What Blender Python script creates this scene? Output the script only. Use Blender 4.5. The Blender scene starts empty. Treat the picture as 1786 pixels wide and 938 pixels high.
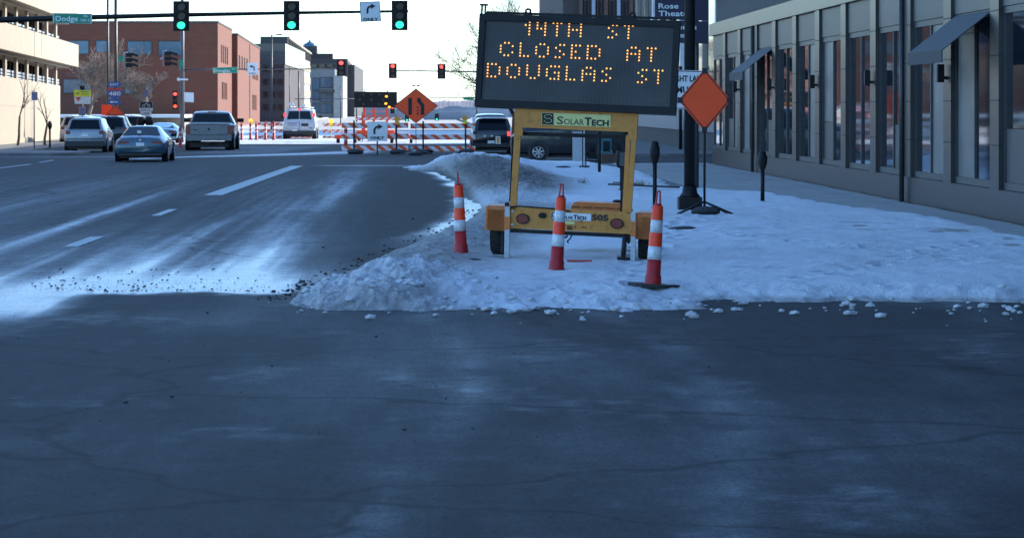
import bpy, bmesh, math, random
import numpy as np
from mathutils import Vector, Matrix
R = math.radians
S = bpy.context.scene
COL = S.collection
random.seed(7)
# ------------------------------------------------------------------ camera, sky, sun, exposure
cam = bpy.data.objects.new('camera', bpy.data.cameras.new('camera')); COL.objects.link(cam); S.camera = cam
cam.location = (0, 0, 2.0); cam.rotation_euler = (R(90), 0, 0)
F = 5600.0                                    # focal length in picture widths of 1786
cam.data.sensor_width = 36; cam.data.lens = F / 1786 * 36
cam.data.shift_x = (893 - 740) / 1786; cam.data.shift_y = (187 - 469) / 1786
cam.data.clip_start = 0.5; cam.data.clip_end = 6000
cam.data.dof.use_dof = True; cam.data.dof.focus_distance = 42; cam.data.dof.aperture_fstop = 11.0
SUN_EL, SUN_B = R(27), R(28)                  # elevation, angle ahead of +X
w = bpy.data.worlds.new("World"); S.world = w; w.use_nodes = True
nt = w.node_tree; bg = nt.nodes['Background']
sky = nt.nodes.new('ShaderNodeTexSky'); sky.sky_type = 'NISHITA'; sky.sun_disc = False
sky.sun_elevation = SUN_EL; sky.sun_rotation = R(90) - SUN_B
sky.air_density = 1.0; sky.dust_density = 0.6; sky.ozone_density = 2.5
tint = nt.nodes.new('ShaderNodeMix'); tint.data_type = 'RGBA'; tint.blend_type = 'MULTIPLY'; tint.inputs[0].default_value = 1; tint.inputs[7].default_value = (.77, .99, 1.19, 1)
nt.links.new(sky.outputs[0], tint.inputs[6]); nt.links.new(tint.outputs[2], bg.inputs[0]); bg.inputs[1].default_value = 0.15
ld = bpy.data.lights.new('sun', 'SUN'); ld.energy = 3.6; ld.angle = R(0.5); ld.color = (1, .93, .82)
sun = bpy.data.objects.new('sun', ld); COL.objects.link(sun)
sdir = Vector((math.cos(SUN_EL) * math.cos(SUN_B), math.cos(SUN_EL) * math.sin(SUN_B), math.sin(SUN_EL)))
sun.rotation_euler = sdir.to_track_quat('Z', 'Y').to_euler()
S.view_settings.view_transform = 'Standard'; S.view_settings.look = 'None'
S.view_settings.exposure = 1.48; S.view_settings.gamma = 1
S.cycles.max_bounces = 6; S.cycles.diffuse_bounces = 3

# ------------------------------------------------------------------ helpers
def at(px, py, Y): return Vector(((px - 740) * Y / F, Y, 2 + (187 - py) * Y / F))
def gy(py, z=0.0): return (2 - z) * F / (py - 187)
def gp(px, py, z=0.0):
    Y = gy(py, z); return Vector(((px - 740) * Y / F, Y, z))

M = {}
def mat(name, col, rough=.6, metal=0, var=.15, scale=6, bump=0, emit=None, es=0, spec=.5, alpha=None, stretch=(1, 1, 1), coat=0, col2=None, wear=0):
    m = bpy.data.materials.new(name); m.use_nodes = True; t = m.node_tree; b = t.nodes['Principled BSDF']
    N = t.nodes.new; L = t.links.new
    b.inputs['Roughness'].default_value = rough; b.inputs['Metallic'].default_value = metal
    b.inputs['Specular IOR Level'].default_value = spec; b.inputs['Coat Weight'].default_value = coat
    tc = N('ShaderNodeTexCoord'); mp = N('ShaderNodeMapping'); mp.inputs['Scale'].default_value = stretch
    L(tc.outputs['Object'], mp.inputs[0])
    nz = N('ShaderNodeTexNoise'); nz.inputs['Scale'].default_value = scale; nz.inputs['Detail'].default_value = 6
    nz.inputs['Roughness'].default_value = .65; L(mp.outputs[0], nz.inputs['Vector'])
    rp = N('ShaderNodeValToRGB'); c = Vector(col[:3]); c2 = Vector(col2[:3]) if col2 else c * (1 + var)
    c1 = c if col2 else c * (1 - var)
    rp.color_ramp.elements[0].position = .32; rp.color_ramp.elements[1].position = .68
    rp.color_ramp.elements[0].color = (*c1, 1); rp.color_ramp.elements[1].color = (*c2, 1)
    L(nz.outputs[0], rp.inputs[0]); L(rp.outputs[0], b.inputs['Base Color'])
    if wear:
        n2 = N('ShaderNodeTexNoise'); n2.inputs['Scale'].default_value = scale * 4.3; n2.inputs['Detail'].default_value = 9; n2.inputs['Roughness'].default_value = .75; L(mp.outputs[0], n2.inputs['Vector'])
        r2 = N('ShaderNodeValToRGB'); r2.color_ramp.elements[0].position = .34; r2.color_ramp.elements[0].color = (.22, .2, .19, 1); r2.color_ramp.elements[1].position = .47
        L(n2.outputs[0], r2.inputs[0]); mw = N('ShaderNodeMix'); mw.data_type = 'RGBA'; mw.blend_type = 'MULTIPLY'; mw.inputs[0].default_value = wear
        L(rp.outputs[0], mw.inputs[6]); L(r2.outputs[0], mw.inputs[7]); L(mw.outputs[2], b.inputs['Base Color'])
    if bump:
        bp = N('ShaderNodeBump'); bp.inputs['Strength'].default_value = bump; bp.inputs['Distance'].default_value = .02
        L(nz.outputs[0], bp.inputs['Height']); L(bp.outputs[0], b.inputs['Normal'])
    if emit:
        b.inputs['Emission Color'].default_value = (*emit, 1); b.inputs['Emission Strength'].default_value = es
    M[name] = m; return m

ORG = {}
def tag(o, label=None, cat=None, group=None, kind=None):
    if label: o['label'] = label
    if cat: o['category'] = cat
    if group: o['group'] = group
    if kind: o['kind'] = kind
    return o
def thing(name, label, cat, loc=(0, 0, 0), group=None, rot=None):
    o = bpy.data.objects.new(name, None); COL.objects.link(o); o.location = loc; o.empty_display_size = .2
    if rot: o.rotation_euler = rot
    ORG[o.name] = Vector(loc) if rot is None else Vector((0, 0, 0))
    return tag(o, label, cat, group)

class MB:
    """collects shapes given in world coordinates (or local ones) and links them as one mesh object"""
    def __init__(s): s.bm = bmesh.new(); s.v = s.bm.verts.new; s.uvq = []
    def face(s, pts):
        return s.bm.faces.new([s.v(p) for p in pts])
    def hexa(s, p):            # 8 points, bottom 4 then top 4
        v = [s.v(q) for q in p]
        for f in ((3, 2, 1, 0), (4, 5, 6, 7), (0, 1, 5, 4), (1, 2, 6, 5), (2, 3, 7, 6), (3, 0, 4, 7)):
            s.bm.faces.new([v[i] for i in f])
        return s
    def box(s, x0, x1, y0, y1, z0, z1):
        return s.hexa([(x0, y0, z0), (x1, y0, z0), (x1, y1, z0), (x0, y1, z0), (x0, y0, z1), (x1, y0, z1), (x1, y1, z1), (x0, y1, z1)])
    def cbox(s, c, d): return s.box(c[0] - d[0] / 2, c[0] + d[0] / 2, c[1] - d[1] / 2, c[1] + d[1] / 2, c[2] - d[2] / 2, c[2] + d[2] / 2)
    def beam(s, p0, p1, w, h, up=(0, 0, 1)):
        p0 = Vector(p0); p1 = Vector(p1); d = (p1 - p0).normalized(); u = Vector(up)
        if abs(d.dot(u)) > .98: u = Vector((0, 1, 0))
        r = d.cross(u).normalized() * w / 2; u = r.cross(d).normalized() * h / 2
        return s.hexa([p0 - r - u, p0 + r - u, p1 + r - u, p1 - r - u, p0 - r + u, p0 + r + u, p1 + r + u, p1 - r + u])
    def tube(s, p0, p1, r0, r1=None, n=8, cap=True):
        r1 = r0 if r1 is None else r1; p0 = Vector(p0); p1 = Vector(p1); d = (p1 - p0)
        if d.length < 1e-6: return s
        d.normalize(); a = d.orthogonal().normalized(); b = d.cross(a)
        A = []; B = []
        for i in range(n):
            q = a * math.cos(2 * math.pi * i / n) + b * math.sin(2 * math.pi * i / n)
            A.append(s.v(p0 + q * r0)); B.append(s.v(p1 + q * r1))
        for i in range(n):
            j = (i + 1) % n; f = s.bm.faces.new([A[i], A[j], B[j], B[i]]); f.smooth = n > 5
        if cap: s.bm.faces.new(A[::-1]); s.bm.faces.new(B)
        return s
    def path(s, pts, r, n=6):
        for a, b in zip(pts[:-1], pts[1:]): s.tube(a, b, r, r, n)
        return s
    def disc(s, c, r, axis='y', n=16, t=.02, rz=None):      # short cylinder along the axis
        c = Vector(c); d = {'x': Vector((1, 0, 0)), 'y': Vector((0, 1, 0)), 'z': Vector((0, 0, 1))}[axis] * t / 2
        if rz is None or axis != 'y': return s.tube(c - d, c + d, r, r, n)
        A = [s.v(c - d + Vector((r * math.cos(2 * math.pi * i / n), 0, rz * math.sin(2 * math.pi * i / n)))) for i in range(n)]
        B = [s.v(c + d + Vector((r * math.cos(2 * math.pi * i / n), 0, rz * math.sin(2 * math.pi * i / n)))) for i in range(n)]
        for i in range(n): j = (i + 1) % n; s.bm.faces.new([A[i], A[j], B[j], B[i]])
        s.bm.faces.new(A[::-1]); s.bm.faces.new(B); return s
    def prism(s, poly, y0, y1):   # poly of (x, z)
        A = [s.v((x, y0, z)) for x, z in poly]; B = [s.v((x, y1, z)) for x, z in poly]; n = len(poly)
        for i in range(n): j = (i + 1) % n; s.bm.faces.new([A[i], A[j], B[j], B[i]])
        s.bm.faces.new(A[::-1]); s.bm.faces.new(B); return s
    def prismx(s, poly, x0, x1):  # poly of (y, z)
        A = [s.v((x0, y, z)) for y, z in poly]; B = [s.v((x1, y, z)) for y, z in poly]; n = len(poly)
        for i in range(n): j = (i + 1) % n; s.bm.faces.new([A[i], A[j], B[j], B[i]])
        s.bm.faces.new(A[::-1]); s.bm.faces.new(B); return s
    def prismz(s, poly, z0, z1):
        A = [s.v((x, y, z0)) for x, y in poly]; B = [s.v((x, y, z1)) for x, y in poly]; n = len(poly)
        for i in range(n): j = (i + 1) % n; s.bm.faces.new([A[i], A[j], B[j], B[i]])
        s.bm.faces.new(A[::-1]); s.bm.faces.new(B); return s
    def lathe(s, prof, c=(0, 0, 0), n=20):     # prof of (r, z)
        c = Vector(c); rings = []
        for r, z in prof:
            rings.append([s.v(c + Vector((r * math.cos(2 * math.pi * i / n), r * math.sin(2 * math.pi * i / n), z))) for i in range(n)])
        for a, b in zip(rings[:-1], rings[1:]):
            for i in range(n): j = (i + 1) % n; f = s.bm.faces.new([a[i], a[j], b[j], b[i]]); f.smooth = True
        s.bm.faces.new(rings[0][::-1]); s.bm.faces.new(rings[-1]); return s
    def blob(s, c, r, sub=2, jit=.2, sq=(1, 1, 1)):
        g = bmesh.ops.create_icosphere(s.bm, subdivisions=sub, radius=1)
        for v in g['verts']:
            k = 1 + random.uniform(-jit, jit)
            v.co = Vector((v.co.x * r * sq[0] * k, v.co.y * r * sq[1] * k, v.co.z * r * sq[2] * k)) + Vector(c)
        return s
    def text(s, txt, org, size, w=None, bold=0, depth=.004, yaw=None, mtx=None):
        """flat lettering facing -Y; org = left baseline; w squeezes to a width"""
        cu = bpy.data.curves.new('lettering', 'FONT'); cu.body = txt; cu.size = size; cu.offset = bold; cu.extrude = depth / 2
        cu.resolution_u = 2; cu.space_character = 1.0
        o = bpy.data.objects.new('lettering', cu); COL.objects.link(o)
        me = bpy.data.meshes.new_from_object(o.evaluated_get(bpy.context.evaluated_depsgraph_get()))
        xs = [v.co.x for v in me.vertices]; ox = min(xs); wd = max(xs) - ox; k = (w / wd) if w else 1
        for v in me.vertices:
            p = Vector(((v.co.x - ox) * k, -v.co.z, v.co.y)); v.co = (mtx @ p if mtx else Vector(org) + p)
        n0 = len(s.bm.verts); s.bm.from_mesh(me)
        bpy.data.objects.remove(o); bpy.data.curves.remove(cu); bpy.data.meshes.remove(me); return s
    def build(s, name, m, parent=None, bev=0, local=False, smooth=None, kind=None, label=None, seg=2):
        if bev: bmesh.ops.bevel(s.bm, geom=[e for e in s.bm.edges if e.is_manifold and e.calc_face_angle(0) > .5], offset=bev, segments=seg, affect='EDGES', clamp_overlap=True)
        off = Vector((0, 0, 0)) if (parent is None or local) else ORG.get(parent.name, Vector((0, 0, 0)))
        if off.length: bmesh.ops.translate(s.bm, verts=s.bm.verts, vec=-off)
        bmesh.ops.recalc_face_normals(s.bm, faces=s.bm.faces)
        me = bpy.data.meshes.new(name); s.bm.to_mesh(me); s.bm.free()
        if smooth:
            me.polygons.foreach_set('use_smooth', [True] * len(me.polygons)); me.set_sharp_from_angle(angle=R(smooth))
        me.materials.append(M[m] if isinstance(m, str) else m)
        o = bpy.data.objects.new(name, me); COL.objects.link(o)
        if parent: o.parent = parent
        ORG[o.name] = off if not local else Vector((0, 0, 0))
        tag(o, label=label, kind=kind); return o
def kids(o): return [c for c in o.children]
def copy_tree(o, parent=None):
    c = o.copy(); COL.objects.link(c); c.parent = parent
    for ch in kids(o): copy_tree(ch, c)
    return c

# value noise in numpy
_rs = np.random.RandomState(3); _tab = _rs.rand(256, 256)
def vn(x, y):
    xi = np.floor(x).astype(int); yi = np.floor(y).astype(int); fx = x - xi; fy = y - yi
    fx = fx * fx * (3 - 2 * fx); fy = fy * fy * (3 - 2 * fy)
    a = _tab[xi & 255, yi & 255]; b = _tab[(xi + 1) & 255, yi & 255]; c = _tab[xi & 255, (yi + 1) & 255]; d = _tab[(xi + 1) & 255, (yi + 1) & 255]
    return (a * (1 - fx) + b * fx) * (1 - fy) + (c * (1 - fx) + d * fx) * fy
def fbm(x, y, o=4, g=.5):
    s = 0; a = 1; t = 0
    for i in range(o): s = s + a * vn(x + 17.3 * i, y + 9.1 * i); t += a; a *= g; x = x * 2.03; y = y * 2.03
    return s / t
def sst(a, b, x):
    t = np.clip((x - a) / (b - a), 0, 1); return t * t * (3 - 2 * t)
def grid_mesh(name, X, Y, Z, m, attrs, smooth=True):
    ny, nx = X.shape; me = bpy.data.meshes.new(name)
    co = np.stack([X, Y, Z], -1).reshape(-1, 3).astype(np.float32)
    i = np.arange(ny * nx).reshape(ny, nx)
    q = np.stack([i[:-1, :-1], i[:-1, 1:], i[1:, 1:], i[1:, :-1]], -1).reshape(-1, 4)
    me.vertices.add(len(co)); me.vertices.foreach_set('co', co.ravel())
    me.loops.add(q.size); me.loops.foreach_set('vertex_index', q.ravel().astype(np.int32))
    me.polygons.add(len(q)); me.polygons.foreach_set('loop_start', np.arange(0, q.size, 4, dtype=np.int32))
    me.polygons.foreach_set('use_smooth', np.ones(len(q), dtype=bool)) if smooth else None
    me.update(calc_edges=True)
    for k, a in attrs.items():
        at_ = me.attributes.new(k, 'FLOAT', 'POINT'); at_.data.foreach_set('value', a.reshape(-1).astype(np.float32))
    me.materials.append(m); o = bpy.data.objects.new(name, me); COL.objects.link(o); return o

# ------------------------------------------------------------------ materials
mat('black_metal', (.008, .008, .009), .55, .0, .3, 9, spec=.28)
mat('dark_steel', (.05, .052, .055), .45, .3, .25, 9, .1)
mat('pole_grey', (.10, .10, .105), .5, .3, .2, 5)
mat('galvanised', (.33, .37, .42), .4, .6, .2, 20)
mat('trailer_yellow', (.52, .20, .028), .55, 0, .2, 3.5, .03, col2=(.62, .25, .038), wear=.6)
mat('trailer_orange', (.60, .16, .025), .5, 0, .15, 5, .03, wear=.6)
mat('rust', (.14, .05, .02), .8, 0, .4, 30, .3)
mat('tyre', (.015, .015, .016), .85, 0, .3, 30, .3)
mat('rim', (.45, .47, .5), .35, .7, .1, 10)
mat('lamp_red', (.16, .004, .008), .2, 0, .1, 5, coat=.5)
mat('brake_on', (.6, .02, .02), .3, 0, .05, 5, emit=(1, .05, .05), es=.8)
mat('sig_red', (.6, .02, .02), .3, 0, .05, 5, emit=(1, .07, .06), es=1.1)
mat('sig_orange_red', (.6, .06, .02), .3, 0, .05, 5, emit=(1, .07, .02), es=.9)
mat('sig_green', (.0, .5, .3), .3, 0, .05, 5, emit=(.03, 1, .48), es=.6)
mat('sig_off', (.03, .012, .008), .3, 0, .2, 5)
mat('led', (.9, .6, .1), .3, 0, .02, 5, emit=(1, .50, .13), es=.58)
mat('led_halo', (.5, .2, .02), .4, 0, .02, 5, emit=(1, .25, .02), es=.10)
mat('amber', (.7, .3, .02), .3, 0, .05, 5, emit=(1, .42, .02), es=.7)
mat('warn_lamp', (.75, .33, .04), .4, 0, .1, 8)
mat('cone_red', (.42, .014, .016), .5, 0, .22, 9, .05, wear=.6)
mat('cone_orange', (.92, .06, .008), .45, 0, .15, 14, wear=.55)
mat('cone_white', (.62, .64, .66), .5, 0, .2, 14, wear=.8)
mat('rubber', (.028, .028, .03), .7, 0, .3, 15, .2)
mat('sign_orange', (.98, .075, .006), .5, 0, .08, 3)
mat('sign_white', (.68, .70, .70), .5, 0, .08, 8)
mat('sign_green', (.0, .22, .12), .45, 0, .08, 5)
mat('sign_blue', (.01, .10, .36), .45, 0, .08, 5)
mat('sign_purple', (.014, .013, .042), .45, 0, .1, 5)
mat('sign_violet', (.14, .14, .25), .45, 0, .1, 5)
mat('sign_yellow', (.75, .72, .02), .45, 0, .05, 5)
mat('sign_red', (.55, .05, .03), .45, 0, .05, 5)
mat('ink', (.012, .012, .014), .6, 0, .1, 5)
mat('plate_yellow', (.62, .60, .22), .5, 0, .08, 12)
mat('glass_dark', (.010, .015, .021), .04, 0, .2, 3, spec=.6)
mat('car_glass', (.004, .009, .014), .12, 0, .2, 2, spec=.2)
mat('window_blue', (.05, .11, .17), .12, .1, .3, .5)
mat('win_grey', (.12, .12, .12), .4, 0, .3, 1)
mat('beige', (.31, .262, .198), .8, 0, .06, 1.2, .05)
mat('beige_dark', (.30, .27, .22), .8, 0, .1, 1.2)
mat('interior_shade', (.02, .018, .016), .9, 0, .4, 1)  # near-black, shade inside the open decks put into the colour
mat('rail_pipe', (.28, .33, .40), .5, .2, .1, 5)
mat('concrete', (.30, .29, .27), .85, 0, .2, 2.5, .2)
mat('concrete_dark', (.12, .12, .12), .85, 0, .25, 2.5, .25)
mat('plowed_white', (.75, .76, .78), .8, 0, .1, 4, .2)
mat('bark', (.09, .068, .055), .9, 0, .3, 20)
mat('bark_pale', (.17, .125, .10), .9, 0, .3, 10)
mat('bark_dark', (.035, .028, .026), .9, 0, .3, 20)
mat('dry_grass', (.22, .17, .10), .9, 0, .3, 10)
mat('paint_line', (.26, .31, .32), .6, 0, .35, 5, .1)
mat('pebble', (.03, .03, .032), .8, 0, .4, 30)
mat('teal', (.02, .14, .16), .5, 0, .2, 5)
mat('brown_box', (.10, .06, .045), .8, 0, .2, 5)
mat('red_mark', (.5, .05, .04), .7, 0, .2, 5)
for n, c, r_ in (('paint_silver', (.13, .15, .17), .3), ('paint_suv', (.24, .27, .30), .3), ('paint_sedan', (.035, .08, .115), .28), ('paint_navy', (.02, .03, .045), .25),
              ('paint_white', (.42, .43, .45), .35), ('paint_black', (.015, .018, .022), .22), ('paint_slate', (.013, .019, .028), .28), ('paint_sky', (.09, .22, .34), .3)):
    mat(n, c, r_, .25, .16, 3.0, coat=.5, wear=.35)
mat('bumper', (.02, .02, .022), .6, 0, .2, 8)
mat('hill', (.18, .17, .19), .95, 0, .25, .02)
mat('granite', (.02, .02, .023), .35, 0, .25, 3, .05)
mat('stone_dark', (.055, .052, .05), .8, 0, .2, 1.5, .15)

def brickmat(name, c1, c2, mortar, sc=1.0):
    m = bpy.data.materials.new(name); m.use_nodes = True; t = m.node_tree; b = t.nodes['Principled BSDF']; N = t.nodes.new; L = t.links.new
    tc = N('ShaderNodeTexCoord'); sp = N('ShaderNodeSeparateXYZ'); L(tc.outputs['Object'], sp.inputs[0])
    ad = N('ShaderNodeMath'); L(sp.outputs[0], ad.inputs[0]); L(sp.outputs[1], ad.inputs[1])
    cb = N('ShaderNodeCombineXYZ'); L(ad.outputs[0], cb.inputs[0]); L(sp.outputs[2], cb.inputs[1])
    br = N('ShaderNodeTexBrick'); br.inputs['Scale'].default_value = sc; br.inputs['Brick Width'].default_value = .4; br.inputs['Row Height'].default_value = .11
    br.inputs['Mortar Size'].default_value = .012
    br.inputs['Color1'].default_value = (*c1, 1); br.inputs['Color2'].default_value = (*c2, 1); br.inputs['Mortar'].default_value = (*mortar, 1)
    L(cb.outputs[0], br.inputs[0])
    nz = N('ShaderNodeTexNoise'); nz.inputs['Scale'].default_value = .7; nz.inputs['Detail'].default_value = 8; L(tc.outputs['Object'], nz.inputs['Vector'])
    mx = N('ShaderNodeMix'); mx.data_type = 'RGBA'; mx.blend_type = 'MULTIPLY'; mx.inputs[0].default_value = .35
    L(br.outputs[0], mx.inputs[6]); L(nz.outputs[1], mx.inputs[7]); L(mx.outputs[2], b.inputs['Base Color'])
    b.inputs['Roughness'].default_value = .85; M[name] = m
brickmat('brick_red', (.20, .057, .028), (.16, .042, .021), (.16, .08, .052))
brickmat('brick_dark', (.07, .05, .05), (.055, .04, .04), (.07, .06, .06))

def stripemat(name, ca, cb_, per, slope):
    m = bpy.data.materials.new(name); m.use_nodes = True; t = m.node_tree; b = t.nodes['Principled BSDF']; N = t.nodes.new; L = t.links.new
    tc = N('ShaderNodeTexCoord'); sp = N('ShaderNodeSeparateXYZ'); L(tc.outputs['Object'], sp.inputs[0])
    a = N('ShaderNodeMath'); a.operation = 'MULTIPLY_ADD'; L(sp.outputs[2], a.inputs[0]); a.inputs[1].default_value = slope; L(sp.outputs[0], a.inputs[2])
    d = N('ShaderNodeMath'); d.operation = 'DIVIDE'; L(a.outputs[0], d.inputs[0]); d.inputs[1].default_value = per
    f = N('ShaderNodeMath'); f.operation = 'FRACT'; L(d.outputs[0], f.inputs[0])
    g = N('ShaderNodeMath'); g.operation = 'GREATER_THAN'; L(f.outputs[0], g.inputs[0]); g.inputs[1].default_value = .5
    mx = N('ShaderNodeMix'); mx.data_type = 'RGBA'; L(g.outputs[0], mx.inputs[0]); mx.inputs[6].default_value = (*ca, 1); mx.inputs[7].default_value = (*cb_, 1)
    nz = N('ShaderNodeTexNoise'); nz.inputs['Scale'].default_value = 9; nz.inputs['Detail'].default_value = 6; L(tc.outputs['Object'], nz.inputs['Vector'])
    rp = N('ShaderNodeValToRGB'); rp.color_ramp.elements[0].position = .3; rp.color_ramp.elements[1].position = .55; rp.color_ramp.elements[0].color = (.7, .7, .7, 1)
    L(nz.outputs[0], rp.inputs[0]); mu = N('ShaderNodeMix'); mu.data_type = 'RGBA'; mu.blend_type = 'MULTIPLY'; mu.inputs[0].default_value = 1
    L(mx.outputs[2], mu.inputs[6]); L(rp.outputs[0], mu.inputs[7]); L(mu.outputs[2], b.inputs['Base Color'])
    b.inputs['Roughness'].default_value = .5; M[name] = m
stripemat('stripes', (.90, .10, .018), (.70, .70, .70), .47, 1.25)
stripemat('stripes_far', (.88, .09, .02), (.70, .70, .70), .40, -1.3)

# message board face: small square cells in a grid, flat print
def boardmat():
    m = bpy.data.materials.new('board_face'); m.use_nodes = True; t = m.node_tree; b = t.nodes['Principled BSDF']; N = t.nodes.new; L = t.links.new
    tc = N('ShaderNodeTexCoord'); sp = N('ShaderNodeSeparateXYZ'); L(tc.outputs['Object'], sp.inputs[0]); fs = []
    for ax, per in ((0, .0519), (2, .0412)):
        d = N('ShaderNodeMath'); d.operation = 'DIVIDE'; L(sp.outputs[ax], d.inputs[0]); d.inputs[1].default_value = per
        f = N('ShaderNodeMath'); f.operation = 'FRACT'; L(d.outputs[0], f.inputs[0]); fs.append(f)
        s2 = N('ShaderNodeMath'); s2.operation = 'SUBTRACT'; L(f.outputs[0], s2.inputs[0]); s2.inputs[1].default_value = .5
        ab = N('ShaderNodeMath'); ab.operation = 'ABSOLUTE'; L(s2.outputs[0], ab.inputs[0]); fs[-1] = ab
    mxm = N('ShaderNodeMath'); mxm.operation = 'MAXIMUM'; L(fs[0].outputs[0], mxm.inputs[0]); L(fs[1].outputs[0], mxm.inputs[1])
    rp = N('ShaderNodeValToRGB'); e = rp.color_ramp.elements; e[0].position = .22; e[1].position = .42
    e[0].color = (.012, .0145, .0165, 1); e[1].color = (.005, .0055, .006, 1)
    L(mxm.outputs[0], rp.inputs[0]); L(rp.outputs[0], b.inputs['Base Color']); b.inputs['Roughness'].default_value = .42
    nz = N('ShaderNodeTexNoise'); nz.inputs['Scale'].default_value = 2.5; L(tc.outputs['Object'], nz.inputs['Vector'])
    r2 = N('ShaderNodeMapRange'); r2.inputs[3].default_value = .3; r2.inputs[4].default_value = .55; L(nz.outputs[0], r2.inputs[0]); L(r2.outputs[0], b.inputs['Roughness'])
    M['board_face'] = m
boardmat()

# snow, dirt and painted rut shade by vertex attribute; road, salt and painted light likewise
def snowmat():
    m = bpy.data.materials.new('snow'); m.use_nodes = True; t = m.node_tree; b = t.nodes['Principled BSDF']; N = t.nodes.new; L = t.links.new
    tc = N('ShaderNodeTexCoord'); a = N('ShaderNodeAttribute'); a.attribute_name = 'dirt_and_shade'
    n1 = N('ShaderNodeTexNoise'); n1.inputs['Scale'].default_value = 7; n1.inputs['Detail'].default_value = 9; n1.inputs['Roughness'].default_value = .72; L(tc.outputs['Object'], n1.inputs['Vector'])
    n2 = N('ShaderNodeTexNoise'); n2.inputs['Scale'].default_value = 38; n2.inputs['Detail'].default_value = 5; n2.inputs['Roughness'].default_value = .7; L(tc.outputs['Object'], n2.inputs['Vector'])
    ma = N('ShaderNodeMath'); ma.operation = 'MULTIPLY_ADD'; L(n1.outputs[0], ma.inputs[0]); ma.inputs[1].default_value = 1.3; ma.inputs[2].default_value = -.65
    mb = N('ShaderNodeMath'); mb.operation = 'MULTIPLY_ADD'; L(n2.outputs[0], mb.inputs[0]); mb.inputs[1].default_value = .9; mb.inputs[2].default_value = -.45
    s1 = N('ShaderNodeMath'); L(ma.outputs[0], s1.inputs[0]); L(mb.outputs[0], s1.inputs[1])
    at1 = N('ShaderNodeMath'); at1.operation = 'MULTIPLY'; L(s1.outputs[0], at1.inputs[0])
    aw = N('ShaderNodeMath'); aw.operation = 'MULTIPLY_ADD'; L(a.outputs['Fac'], aw.inputs[0]); aw.inputs[1].default_value = .95; aw.inputs[2].default_value = .06; L(aw.outputs[0], at1.inputs[1])
    s2 = N('ShaderNodeMath'); s2.use_clamp = True; L(at1.outputs[0], s2.inputs[0]); L(a.outputs['Fac'], s2.inputs[1])
    rp = N('ShaderNodeValToRGB'); e = rp.color_ramp.elements
    e[0].position = 0; e[0].color = (.80, .83, .87, 1); e[1].position = 1; e[1].color = (.045, .038, .032, 1)
    x = e.new(.35); x.color = (.44, .42, .40, 1); x = e.new(.62); x.color = (.19, .165, .14, 1)
    L(s2.outputs[0], rp.inputs[0]); L(rp.outputs[0], b.inputs['Base Color']); b.inputs['Roughness'].default_value = .65
    bp = N('ShaderNodeBump'); bp.inputs['Strength'].default_value = .9; bp.inputs['Distance'].default_value = .06
    L(s1.outputs[0], bp.inputs['Height']); L(bp.outputs[0], b.inputs['Normal']); M['snow'] = m
snowmat()
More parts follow.
